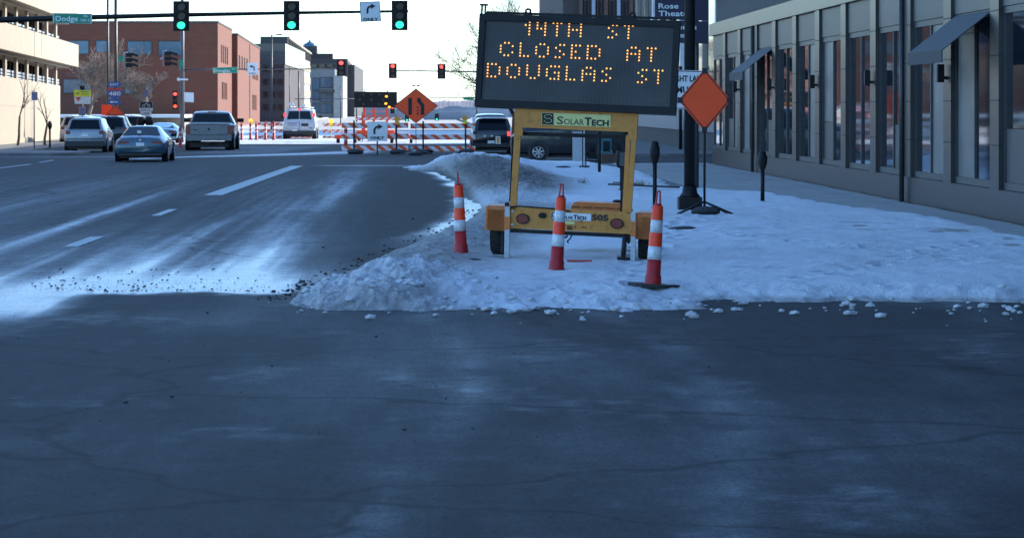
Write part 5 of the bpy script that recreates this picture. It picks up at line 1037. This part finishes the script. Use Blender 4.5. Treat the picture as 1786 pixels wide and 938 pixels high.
# ================================================================== VEHICLES (local: x right, y forward, z up, y = 0 at the tail)
def loft(st, crown=.02):
    b = MB(); rings = []
    for (y, zl, wl, zb, wb, zt, wt) in st:
        half = [(0, zl), (wl * .85, zl), (wl, zl + .07), (wb + .025, zl + (zb - zl) * .55), (wb, zb - .03), (wb - .03, zb), (wt + .02, zt - .05), (wt - .05, zt - .008), (wt * .5, zt + crown * .8), (0, zt + crown)]
        pts = half + [(-x, z) for x, z in half[-2:0:-1]]
        rings.append([b.v((x, y, z)) for x, z in pts])
    n = len(rings[0])
    for p, q in zip(rings[:-1], rings[1:]):
        for i in range(n): j = (i + 1) % n; b.bm.faces.new([p[i], p[j], q[j], q[i]])
    b.bm.faces.new(rings[0]); b.bm.faces.new(rings[-1][::-1]); return b
def lerp(a, b_, t): return a + (b_ - a) * t
def sec(st, y):
    for p, q in zip(st[:-1], st[1:]):
        if p[0] <= y <= q[0]: t = (y - p[0]) / (q[0] - p[0]); return [lerp(p[i], q[i], t) for i in range(7)]
    return st[-1]
def vehicle(name, label, cat, loc, st, paint, wheels, rz=0, rear=None, plate=(0, .5), wheel_r=.31, wheel_w=.2, side_glass=(), mirrors=None, group=None, bumper=None, rimm='rim', lights=None, extra=None):
    t = thing(name, label, cat, loc, group, rot=(0, 0, rz)); W = max(s_[4] for s_ in st)
    body = loft(st).build('body', paint, t, local=True, smooth=32)
    for y in wheels:
        for sx in (-1, 1):
            x = sx * (W - wheel_w / 2 + .01)
            a = MB(); a.disc((sx * (W + .018), y, wheel_r + .03), wheel_r + .07, 'x', 24, .05); a.build('wheel_arch', 'bumper', t, local=True)
            b = MB()
            for dx, r_ in ((-wheel_w / 2, -.02), (wheel_w / 2, -.02)): pass
            b.tube((x - wheel_w / 2, y, wheel_r), (x + wheel_w / 2, y, wheel_r), wheel_r, wheel_r, 26); b.tube((x + sx * wheel_w / 2, y, wheel_r), (x + sx * (wheel_w / 2 + .035), y, wheel_r), wheel_r, wheel_r * .93, 26)
            wo = b.build('wheel', 'tyre', t, local=True)
            q = MB(); xo = x + sx * (wheel_w / 2 + .036); ri = wheel_r * .66
            q.disc((xo - sx * .012, y, wheel_r), ri, 'x', 22, .012); qo = q.build('rim', 'dark_steel', wo, local=True)
            q = MB(); q.disc((xo, y, wheel_r), ri * .22, 'x', 12, .02)
            for k in range(7):
                a = 2 * math.pi * k / 7 + .2; d = Vector((0, math.cos(a), math.sin(a))); e = Vector((0, -math.sin(a), math.cos(a))); c = Vector((xo, y, wheel_r))
                q.beam(c + d * ri * .15, c + d * ri * .97, ri * .24, .02, up=(1, 0, 0))
            for k in range(20):
                a0 = 2 * math.pi * k / 20; a1 = 2 * math.pi * (k + 1) / 20; q.tube((xo, y + ri * .95 * math.cos(a0), wheel_r + ri * .95 * math.sin(a0)), (xo, y + ri * .95 * math.cos(a1), wheel_r + ri * .95 * math.sin(a1)), ri * .07, ri * .07, 5, cap=False)
            q.build('spokes', rimm, wo, local=True)
    for (y0, y1, f0, f1, n) in side_glass:
        for sx in (-1, 1):
            for k in range(n):
                ya = lerp(y0, y1, k / n) + .03; yb = lerp(y0, y1, (k + 1) / n) - .03; P_ = []
                for y, f in ((ya, f0), (yb, f0), (yb, f1), (ya, f1)):
                    s_ = sec(st, y); zb, wb, zt, wt = s_[3], s_[4] - .03, s_[5] - .05, s_[6] + .02
                    P_.append(Vector((sx * (lerp(wb, wt, f) + .006), y, lerp(zb, zt, f))))
                g = MB(); g.hexa([P_[0], P_[1], P_[1] - Vector((sx * .01, 0, 0)), P_[0] - Vector((sx * .01, 0, 0)), P_[3], P_[2], P_[2] - Vector((sx * .01, 0, 0)), P_[3] - Vector((sx * .01, 0, 0))]); g.build('side_window', 'car_glass', t, local=True)
    if rear:      # (y0, z0, w0, y1, z1, w1, panes)
        y0, z0, w0, y1, z1, w1, n = rear
        for k in range(n):
            fa = -1 + 2 * k / n + (.03 if n > 1 else 0); fb = -1 + 2 * (k + 1) / n - (.03 if n > 1 else 0); o = Vector((0, -.014, .004)); i_ = Vector((0, .012, -.004))
            A = [Vector((w0 * fa, y0, z0)), Vector((w0 * fb, y0, z0)), Vector((w1 * fb, y1, z1)), Vector((w1 * fa, y1, z1))]
            g = MB(); g.hexa([A[0] + o, A[1] + o, A[1] + i_, A[0] + i_, A[3] + o, A[2] + o, A[2] + i_, A[3] + i_]); g.build('rear_window', 'car_glass', t, bev=.02, local=True, seg=3)
    if lights:    # list of (x0,x1,z0,z1,y,material)
        for (x0, x1, z0, z1, y, m) in lights:
            for sx in (-1, 1):
                g = MB(); g.box(min(sx * x0, sx * x1), max(sx * x0, sx * x1), y - .012, y + .10, z0, z1); g.build('tail_light', m, t, bev=.014, local=True)
    px_, pz = plate[:2]; yr = plate[2] if len(plate) > 2 else -.01
    g = MB(); g.box(px_ - .15, px_ + .15, yr - .012, yr + .01, pz, pz + .12); po = g.build('number_plate', 'sign_white', t, bev=.004, local=True)
    if mirrors:   # y, z, x, size
        y, z, x, s_ = mirrors
        for sx in (-1, 1):
            g = MB(); g.box(sx * x - .5 * s_, sx * x + .5 * s_, y, y + .12, z, z + s_ * .62); g.box(min(sx * (x - .6 * s_), sx * (x - .3 * s_)), max(sx * (x - .6 * s_), sx * (x - .3 * s_)), y + .02, y + .08, z + .02, z + .07); g.build('wing_mirror', 'black_metal', t, bev=.03, local=True)
    if bumper:    # x, y0, y1, z0, z1, mat
        x, ya, yb, za, zb, m = bumper; g = MB(); g.box(-x, x, ya, yb, za, zb); g.build('bumper', m, t, bev=.03, local=True)
    g = MB(); g.box(-W * .82, W * .82, .3, st[-1][0] - .3, .14, .36); g.build('underbody', 'bumper', t, local=True)
    if extra: extra(t)
    return t
# blue grey sedan
ST = [(0.0, .36, .70, .60, .74, .64, .66), (.07, .26, .84, .70, .86, .86, .72), (.20, .22, .88, .74, .90, .915, .74), (.58, .20, .90, .80, .925, .94, .74), (1.30, .18, .91, .84, .93, 1.27, .56), (2.1, .18, .91, .84, .93, 1.30, .56), (2.75, .18, .91, .83, .93, 1.22, .56), (3.35, .18, .90, .82, .92, .92, .72), (4.2, .2, .86, .70, .88, .78, .70), (4.55, .26, .72, .52, .74, .58, .60)]
def sed_x(t):
    b = MB(); b.box(-.62, .62, -.016, .01, .50, .515); b.box(-.80, .80, -.004, .012, .33, .345); b.build('body_line', 'black_metal', t, local=True)
    b = MB(); b.disc((0, .02, .80), .04, 'y', 16, .03); b.build('emblem', 'rim', t, local=True)
    b = MB(); b.box(-.16, -.02, .69, .70, 1.04, 1.14); b.build('window_sticker', 'sign_white', t, local=True); b = MB(); b.blob((-.05, 1.5, 1.33), .04, 1, 0, (.5, 1.6, .8)); b.build('antenna', 'black_metal', t, local=True)
a = gp(243, 282.5); CX = (243 - 740) * 117 / F
vehicle('parked_car', 'blue grey sedan seen from behind, in the crossing in front of the other cars', 'car', (CX, 117.3, 0), ST, 'paint_sedan', (.85, 3.6), rear=(.575, .955, .70, 1.28, 1.27, .50, 1), plate=(0, .58, -.02), side_glass=((.95, 3.1, .08, .86, 3),), mirrors=(2.75, .90, 1.02, .2), lights=[(.42, .80, .66, .76, .02, 'lamp_red')], bumper=(.80, -.03, .3, .235, .30, 'bumper'), extra=sed_x)
# silver SUV
SU = [(0.0, .34, .76, .80, .80, .86, .74), (.05, .28, .84, .96, .86, 1.0, .78), (.16, .24, .87, .98, .88, 1.20, .72), (.36, .22, .88, 1.0, .89, 1.50, .66), (1.2, .22, .89, 1.0, .90, 1.55, .66), (2.4, .22, .89, .98, .90, 1.52, .66), (3.2, .22, .88, .96, .89, 1.04, .74), (4.1, .24, .84, .84, .86, .92, .70), (4.4, .3, .7, .6, .74, .66, .64)]
def suv_x(t):
    b = MB(); b.box(-.80, .80, -.015, .01, .60, .62); b.build('body_line', 'black_metal', t, local=True); b = MB(); b.box(-.10, .10, -.02, .01, .84, .87); b.build('emblem', 'rim', t, local=True)
    for sx in (-1, 1): b = MB(); b.tube((sx * .62, .5, 1.60), (sx * .62, 2.6, 1.58), .02, .02, 6); b.build('roof_rail', 'rim', t, local=True)
SUVL = [(.64, .84, .80, .96, .01, 'lamp_red')]
vehicle('parked_car', 'silver hatch SUV seen from behind, nearest the cream garage', 'car', ((145.5 - 740) * 141 / F, 141.5, 0), SU, 'paint_suv', (.8, 3.4), rear=(.03, 1.04, .68, .29, 1.435, .58, 1), plate=(0, .70, -.02), side_glass=((.6, 3.0, .08, .88, 3),), mirrors=(2.7, 1.0, 1.0, .2), lights=SUVL, bumper=(.86, -.05, .3, .28, .50, 'bumper'), wheel_r=.29, group='cars waiting on the left', extra=suv_x)
vehicle('parked_car', 'dark navy SUV half hidden behind the silver SUV and the sedan', 'car', ((191 - 740) * 162 / F, 162, 0), SU, 'paint_navy', (.8, 3.4), rear=(.03, 1.04, .68, .29, 1.435, .58, 1), plate=(0, .66, -.02), side_glass=((.6, 3.0, .08, .88, 3),), mirrors=(2.7, 1.0, 1.0, .2), lights=SUVL, group='cars waiting on the left')
vehicle('parked_car', 'pale car behind the navy SUV with its dark rear window showing', 'car', ((222 - 740) * 182 / F, 182, 0), SU, 'paint_white', (.8, 3.4), rear=(.03, 1.04, .68, .29, 1.435, .58, 1), plate=(0, .66, -.02), side_glass=((.6, 3.0, .08, .88, 3),), lights=SUVL, group='cars waiting on the left')
vehicle('parked_car', 'white car behind the silver SUV by the end of the garage', 'car', ((133 - 740) * 172 / F, 172, 0), SU, 'paint_white', (.8, 3.4), rear=(.03, 1.04, .68, .29, 1.435, .58, 1), plate=(0, .66, -.02), side_glass=((.6, 3.0, .08, .88, 3),), lights=SUVL, group='cars waiting on the left')
vehicle('parked_car', 'light blue car just right of and behind the blue grey sedan', 'car', ((281 - 740) * 178 / F, 178, 0), [(y, zl, wl, zb, wb, zt * .86, wt) for (y, zl, wl, zb, wb, zt, wt) in ST], 'paint_sky', (.85, 3.6), rear=(.575, .82, .70, 1.28, 1.06, .50, 1), plate=(0, .5, -.02), side_glass=((.95, 3.1, .08, .8, 3),), lights=[(.42, .80, .58, .68, .02, 'lamp_red')], group='cars waiting on the left')
# silver pickup
PU = [(0.0, .50, 1.00, 1.18, 1.05, 1.235, .98), (.06, .44, 1.03, 1.20, 1.08, 1.25, 1.00), (1.85, .42, 1.04, 1.20, 1.09, 1.25, 1.00), (1.92, .42, 1.04, 1.22, 1.09, 1.26, .98), (2.02, .42, 1.04, 1.22, 1.09, 1.74, .82), (2.3, .42, 1.04, 1.22, 1.09, 1.80, .80), (3.4, .42, 1.04, 1.22, 1.09, 1.78, .78), (4.2, .42, 1.03, 1.2, 1.07, 1.28, .9), (5.4, .44, 1.0, 1.1, 1.04, 1.16, .9), (5.65, .5, .9, .8, .94, .86, .8)]
def pu_x(t):
    b = MB(); b.box(-.86, .86, -.02, .01, 1.17, 1.185); b.box(-.86, .86, -.02, .01, .70, .715); b.build('tailgate_gap', 'black_metal', t, local=True)
    b = MB(); b.box(-.80, .80, -.018, .0, .74, 1.14); tg = b.build('tailgate', 'paint_silver', t, bev=.012, local=True); b = MB(); b.prism([(-.05, .96), (0, .90), (.05, .96), (.04, 1.03), (-.04, 1.03)], -.04, -.015); b.build('emblem', 'black_metal', tg, local=True)
    b = MB(); b.box(-.70, -.56, -.024, -.016, .93, .97); b.build('badge', 'black_metal', tg, local=True)
    b = MB(); b.tube((-.1, -.06, .34), (.12, -.06, .34), .05, .05, 10); b.box(-.06, .06, -.1, .1, .32, .42); b.build('tow_hitch', 'bumper', t, bev=.01, local=True); b = MB(); b.tube((.62, -.05, .36), (.62, .2, .36), .05, .05, 12); b.build('exhaust', 'bumper', t, local=True)
    b = MB(); b.box(-.18, .18, 1.97, 2.02, 1.75, 1.79); b.build('roof_lamp', 'lamp_red', t, bev=.01, local=True)
    b = MB(); b.box(.48, .62, 1.99, 2.0, 1.36, 1.5); b.build('window_sticker', 'sign_blue', t, local=True)
vehicle('pickup_truck', 'silver grey pickup truck seen from behind, by the tall signal pole', 'truck', ((363 - 740) * 148 / F, 148.5, 0), PU, 'paint_silver', (.95, 4.6), rear=(1.925, 1.30, .92, 2.005, 1.69, .78, 1), plate=(0, .50, -.05), side_glass=((2.4, 3.5, .1, .9, 2),), mirrors=(3.5, 1.28, 1.26, .3), lights=[(.86, 1.05, .74, 1.14, -.005, 'lamp_red')], bumper=(1.04, -.10, .05, .45, .66, 'paint_silver'), wheel_r=.37, wheel_w=.40, extra=pu_x)
# white van
VA = [(0.0, .42, .92, 1.10, .98, 1.16, .94), (.05, .38, .96, 1.12, 1.0, 1.30, .92), (.12, .36, .97, 1.14, 1.01, 1.78, .84), (.3, .36, .97, 1.14, 1.01, 1.86, .82), (4.0, .36, .97, 1.14, 1.01, 1.86, .82), (4.7, .36, .95, 1.08, .99, 1.16, .84), (5.4, .4, .9, .9, .94, .98, .8)]
def va_x(t):
    b = MB(); b.box(-.012, .012, -.02, .0, .52, 1.12); b.build('door_gap', 'black_metal', t, local=True)
    b = MB(); b.box(.12, .56, -.025, .0, .80, .98); b.build('door_handle', 'bumper', t, bev=.02, local=True)
    b = MB()
    for z, x1 in ((1.0, -.12), (.93, -.2), (.84, -.14)): b.box(-.74, x1, -.012, .0, z, z + .035)
    b.build('side_print', 'sign_violet', t, local=True); b = MB(); b.box(.62, .82, -.012, 0, .66, .71); b.build('badge', 'bumper', t, local=True)
    b = MB(); b.box(-.10, .10, .10, .14, 1.80, 1.90); b.build('roof_lamp', 'brake_on', t, bev=.01, local=True)
    r = MB()
    for y in (.5, 2.0, 3.5): r.tube((-.8, y, 1.96), (.8, y, 1.96), .025, .025, 6); r.tube((-.75, y, 1.84), (-.75, y, 1.96), .02, .02, 6); r.tube((.75, y, 1.84), (.75, y, 1.96), .02, .02, 6)
    for x in (-.55, -.35, .4, .6): r.tube((x, .1, 2.0), (x, 3.8, 2.0), .022, .022, 6)
    r.build('roof_rack', 'rim', t, local=True)
    for x, z, k in ((-.52, 2.18, .17), (.22, 2.10, .13)):
        b = MB(); b.disc((x, .9, z), k, 'y', 18, .06, rz=k * .75); b.tube((x, .9, 1.95), (x, .9, z), .03, .03, 6); b.build('dish', 'plowed_white', t, local=True)
vehicle('white_van', 'white service van seen from behind with a roof rack and round dishes', 'van', ((521 - 740) * 200 / F, 201, 0), VA, 'paint_white', (.9, 4.3), rear=(.03, 1.20, .80, .115, 1.74, .68, 2), plate=(-.3, .5, -.09), side_glass=((3.3, 4.2, .1, .85, 1),), mirrors=(4.0, 1.3, 1.2, .24), lights=[(.84, .98, 1.38, 1.62, .04, 'brake_on')], bumper=(1.0, -.10, .06, .30, .52, 'bumper'), wheel_r=.30, wheel_w=.26, extra=va_x)
# dark SUV on the right with a lit brake lamp
DK = [(y, zl, wl * .98, zb, wb * .98, zt, wt * 1.0) for (y, zl, wl, zb, wb, zt, wt) in SU]
def dk_x(t):
    b = MB(); b.box(-.60, .60, .08, .42, 1.515, 1.575); b.build('roof_snow', 'plowed_white', t, bev=.02, local=True)
    for x in (-.38, -.08): b = MB(); b.box(x, x + .09, -.02, .01, .72, .80); b.build('emblem', 'rim', t, local=True)
    b = MB(); b.box(.63, .75, -.02, .06, .76, .95); b.build('brake_light', 'brake_on', t, bev=.012, local=True)
    b = MB(); b.box(.13, .34, -.06, -.03, .42, .74); b.build('tag_board', 'sign_white', t, local=True); b = MB(); b.box(.18, .29, -.07, -.059, .45, .71); b.build('tag', 'warn_lamp', t, local=True)
    b = MB()
    for i in range(14): b.blob((-.80 - .02 * random.random(), .1 + .05 * i, .95 + .04 * i + .05 * random.random()), .07, 1, .25)
    b.build('side_snow', 'plowed_white', t, local=True, kind='stuff')
vehicle('parked_car', 'black SUV seen from behind with one red brake light lit and snow on its roof', 'car', ((860 - 740) * 137 / F, 138, 0), DK, 'paint_black', (.8, 3.4), rear=(.03, 1.04, .64, .29, 1.435, .56, 1), plate=(-.06, .44, -.07), side_glass=((.6, 3.0, .08, .88, 3),), lights=[(.64, .76, .70, .74, .01, 'lamp_red')], bumper=(.80, -.05, .3, .28, .46, 'bumper'), wheel_r=.29, extra=dk_x)
vehicle('parked_car', 'dark vehicle whose roof shows just behind the black SUV', 'car', ((856 - 740) * 152 / F, 152, 0), [(y, zl, wl, zb, wb, zt * 1.08, wt) for (y, zl, wl, zb, wb, zt, wt) in DK], 'paint_silver', (.8, 3.4), rear=(.045, 1.05, .64, .34, 1.5, .56, 1), side_glass=((.6, 3.0, .08, .88, 3),), lights=[(.62, .80, .74, .96, .01, 'lamp_red')])
S2 = [(y, zl, wl, zb + .20, wb, zt + .42, wt) for (y, zl, wl, zb, wb, zt, wt) in SU]; S2[-2] = (4.1, .26, .84, 1.12, .86, 1.22, .72); S2[-1] = (4.42, .3, .80, .95, .82, 1.02, .68)
vehicle('parked_car', 'slate coloured SUV standing side-on behind the trailer posts, silver wheel showing', 'car', ((893 - 740) * 119 / F + 4.4, 119.0 + .9, 0), S2, 'paint_slate', (.9, 3.42), rz=R(90), rear=(.03, 1.24, .68, .28, 1.8, .58, 1), side_glass=((.6, 3.0, .08, .88, 3),), mirrors=(2.9, 1.25, 1.0, .2), lights=SUVL, wheel_r=.33)

# ================================================================== BARRICADES
def barricade(label, px0, px1, pys, ph, Y, m='stripes', posts=(), group='striped barricades across the street', postm='black_metal', top=None, base_py=None, lamps=(), feet=True):
    a = at(px0, pys[0], Y); c = at(px1, pys[0], Y); t = thing('barricade', label, 'barricade', ((a.x + c.x) / 2, Y, 0), group)
    for py in pys:
        z1 = at(0, py, Y).z; z0 = at(0, py + ph, Y).z; b = MB(); b.box(a.x, c.x, Y - .03, Y, z0, z1); b.build('rail', m, t, bev=.004)
    for px in posts:
        p = at(px, 0, Y); b = MB(); b.box(p.x - .035, p.x + .035, Y - .075, Y - .031, 0, at(0, (top or pys[0] - 4), Y).z); b.build('post', postm, t)
        if feet:
            b = MB(); b.hexa([(p.x - .06, Y - .75, 0), (p.x + .06, Y - .75, 0), (p.x + .06, Y + .7, 0), (p.x - .06, Y + .7, 0), (p.x - .04, Y - .7, .07), (p.x + .04, Y - .7, .07), (p.x + .04, Y + .65, .07), (p.x - .04, Y + .65, .07)]); b.build('foot', postm, t)
            b = MB(); b.blob((p.x + .05, Y - .5, .10), .3, 2, .12, (1.25, .9, .42)); b.build('sandbag', 'rubber', t)
    for px, py, mm in lamps:
        p = at(px, py, Y); b = MB(); b.disc((p.x, Y - .05, p.z), .13, 'y', 18, .07, rz=.11); lo = b.build('warning_lamp', mm, t, bev=.01); b = MB(); b.box(p.x - .09, p.x + .09, Y - .09, Y - .01, p.z - .24, p.z - .11); b.build('battery_case', 'sign_yellow' if px > 750 else 'warn_lamp', lo)
    return t
BY = 137
barricade('left orange and white striped barricade by the white ONLY sign', 596, 712, (214.5, 234, 254), 9, BY, posts=(617.5, 691.5), lamps=((693, 208, 'warn_lamp'),))
barricade('right orange and white striped barricade reaching the black SUV', 716, 829, (215.5, 235, 255), 9, BY + .5, posts=(738, 812), lamps=((811, 206.5, 'warn_lamp'),))
b = MB()
t = thing('turn_sign', 'white right turn arrow ONLY sign in front of the left striped barricade', 'road sign', tuple(at(657, 229, BY - 1.5))); Y = BY - 1.5
P_ = [at(x, y, Y) for x, y in ((641, 212.5), (675.5, 212.5), (675.5, 246.5), (641, 246.5))]; b.prism([(p.x, p.z) for p in P_], Y - .012, Y); b.build('panel', 'sign_white', t, bev=.003)
b = MB(); c = at(658, 228, Y); arrow_right(b, (c.x - .02, c.z + .05), .33, Y - .016); b.build('arrow', 'ink', t); wr(t, 'ONLY', 645.5, 243, Y, 5, 25, 'ink', .008); post(t, 658, 214, 266, Y)
# diamond merge sign on its stand
Y = 133; t = thing('roadwork_sign', 'orange diamond lane merge sign on a thin stand above the striped barricades', 'road sign', tuple(at(725.5, 185, Y)))
P_ = [at(x, y, Y) for x, y in dia(725.5, 185, 38.5, 30.5)]; b = MB(); b.prism([(p.x, p.z) for p in P_], Y - .01, Y + .01); b.build('panel', 'sign_orange', t, bev=.003); c = at(725.5, 185, Y); b = MB()
for i in range(4):
    p, q = P_[i], P_[(i + 1) % 4]; f = lambda v, k: c + (v - c) * k
    b.prism([(f(p, .99).x, f(p, .99).z), (f(q, .99).x, f(q, .99).z), (f(q, .95).x, f(q, .95).z), (f(p, .95).x, f(p, .95).z)], Y - .015, Y - .009)
b.build('border', 'ink', t); b = MB()
for poly in ([(712, 171), (718.5, 171), (718.5, 200.5), (712, 200.5)], [(727.5, 171), (734, 171), (734.3, 176), (740, 183), (740, 200.5), (733.8, 200.5), (733.8, 185), (727.5, 177.5)], [(727, 186), (730, 186), (730, 189), (727, 189)], [(727, 191.5), (730, 191.5), (730, 194.5), (727, 194.5)], [(727, 197), (730, 197), (730, 200), (727, 200)]):
    b.prism([(at(x, 0, Y).x, at(0, y, Y).z) for x, y in poly], Y - .016, Y - .009)
b.build('symbol', 'ink', t); b = MB(); b.tube(at(725.5, 268, Y + .03), at(725.5, 148, Y + .03), .014, .014, 8)
for sx, dyy in ((-1, -.5), (1, -.5), (-1, .5), (1, .5)): b.tube((c.x, Y + .03, .3), (c.x + sx * .75, Y + .03 + dyy, .02), .02, .02, 6)
b.build('stand', 'dark_steel', t); b = MB()
for sx in (-1, 1): a = at(725.5, 150, Y); b.prism([(a.x, a.z), (a.x + sx * .17, a.z + .06), (a.x + sx * .14, a.z - .04)], Y - .01, Y)
b.build('flags', 'dark_steel', t); b = MB(); b.blob((c.x, Y - .1, .07), .25, 2, .15, (1.3, 1, .4)); b.build('sandbag', 'rubber', t)
# far barricades and drums
barricade('far striped barricade left of the white van', 448, 493, (214, 225.5, 236.5), 5.5, 206, 'stripes_far', (464, 478), group='far striped barricades', postm='sign_red', feet=False)
barricade('far striped barricade half hidden behind the white van', 502, 546, (214, 225.5, 236.5), 5.5, 208, 'stripes_far', (515, 535), group='far striped barricades', postm='sign_red', feet=False)
barricade('far striped barricade right of the white van', 563, 598, (215, 226, 237), 5.5, 207, 'stripes_far', (578,), group='far striped barricades', postm='plowed_white', feet=False)
barricade('thin far striped barricade under the dark arrow board', 620, 700, (205, 219, 231), 5, 190, 'stripes_far', (632, 690), group='far striped barricades', postm='sign_red', feet=False)
for i, (px, lab) in enumerate(((421.5, 'orange tube marker nearest the pickup, before the sunlit brick'), (437, 'second orange tube marker right of the pickup'), (447, 'third orange tube marker right of the pickup'), (463, 'fourth orange tube marker, left of the white van'), (477.5, 'orange tube marker closest to the white van'), (314.5, 'orange tube marker between the sedan and the pickup'), (603, 'orange tube marker at the left end of the near barricades'))):
    Yc = 196 if i < 5 else (160 if i == 5 else 150); p = at(px, 0, Yc); t = thing('tube_marker', lab, 'traffic cone', (p.x, Yc, 0), 'orange tube markers along the closure')
    b = MB(); b.lathe([(.13, 0), (.12, .05), (.085, .08), (.08, .95), (.05, 1.0)], n=12); b.build('tube', 'cone_red', t, local=True)
    for z in (.42, .66): b = MB(); b.lathe([(.086, z), (.086, z + .13)], n=12); b.build('white_band', 'cone_white', t, local=True)
    b = MB(); b.path([(-.05, 0, 1.0), (-.04, 0, 1.10), (.04, 0, 1.10), (.05, 0, 1.0)], .018, 6); b.build('handle', 'cone_red', t, local=True)
for px, py, lab in ((437.5, 210.5, 'amber warning lamp before the sunlit brick, right of the pickup'), (577.5, 211, 'amber warning lamp on the far barricade right of the van')):
    t = thing('warning_light', lab, 'warning light', (at(px, 0, 205).x, 205, 0)); b = MB(); p = at(px, py, 205); b.disc(p, .14, 'y', 16, .08, rz=.13); b.build('lens', 'amber', t, bev=.01); b = MB(); b.box(p.x - .1, p.x + .1, 205.04, 205.12, p.z - .30, p.z - .1); b.box(p.x - .02, p.x + .02, 205.05, 205.1, 0, p.z - .3); b.build('stand', 'sign_yellow', t)
# dark arrow board on an orange trailer
Y = 190; t = thing('arrow_board', 'black arrow board with a few amber lamps on an orange frame, above the barricades', 'message sign', (at(656, 0, Y).x, Y, 0))
P_ = [at(x, y, Y) for x, y in ((618, 160), (692.5, 160.5), (692.5, 188), (618, 188))]; b = MB(); b.prism([(p.x, p.z) for p in P_], Y, Y + .12); b.build('board', 'black_metal', t, bev=.01)
for i, (px, py, on) in enumerate(((674, 168.5, 1), (668, 174, 0), (679, 162.5, 0), (673, 181, 1), (679, 187, 1), (662, 165, 0), (648, 165, 0), (634, 165, 0), (662, 182, 0), (648, 174, 0), (634, 182, 0), (627, 174, 0))):
    p = at(px, py, Y - .03); b = MB(); b.disc(p, .085, 'y', 14, .05, rz=.07); b.build('lamp', 'amber' if on else 'sig_off', t)
b = MB(); b.box(at(633, 0, Y).x, at(676, 0, Y).x, Y + .02, Y + .06, at(0, 157.5, Y).z, at(0, 156.5, Y).z)
for px in (636, 676): p = at(px, 0, Y); b.box(p.x - .03, p.x + .03, Y + .02, Y + .06, at(0, 188, Y).z, at(0, 157, Y).z)
b.build('top_rail', 'rim', t); b = MB()
for px in (635, 652, 675): p = at(px, 0, Y); b.box(p.x - .07, p.x + .07, Y + .02, Y + .14, .3, at(0, 188.2, Y).z)
b.box(at(635, 0, Y).x, at(675, 0, Y).x, Y + .03, Y + .10, at(0, 203, Y).z, at(0, 201.5, Y).z); b.box(at(635, 0, Y).x, at(675, 0, Y).x, Y + .03, Y + .10, at(0, 195, Y).z, at(0, 194, Y).z); b.box(at(622, 0, Y).x, at(688, 0, Y).x, Y - .1, Y + 1.3, .42, .62); b.build('trailer_frame', 'sign_orange', t)
for px in (626, 684):
    p = at(px, 0, Y); b = MB(); b.disc((p.x, Y + .6, .28), .28, 'x', 20, .18); b.build('wheel', 'tyre', t)
for i, (px, w_, h_, m, lab) in enumerate(((604, 1.3, .62, 'sign_orange', 'orange work machine blurred behind the left end of the near barricades'), (700, 1.5, .6, 'sign_orange', 'orange plant equipment blurred behind the near barricades'))):
    p = at(px, 0, 178); t = thing('work_machine', lab, 'machine', (p.x, 178, 0)); b = MB(); b.box(p.x - w_ / 2, p.x + w_ / 2, 178, 179.4, .25, h_ * .72); b.build('body', m, t, bev=.06); b = MB(); b.box(p.x - w_ * .2, p.x + w_ * .3, 178.1, 179.2, h_ * .72, h_); b.build('cab', 'sign_white', t, bev=.06)
    for sx in (-1, 1):
        for yy in (178.2, 179.2): b = MB(); b.disc((p.x + sx * w_ * .36, yy, .2), .2, 'x', 16, .16); b.build('wheel', 'tyre', t)
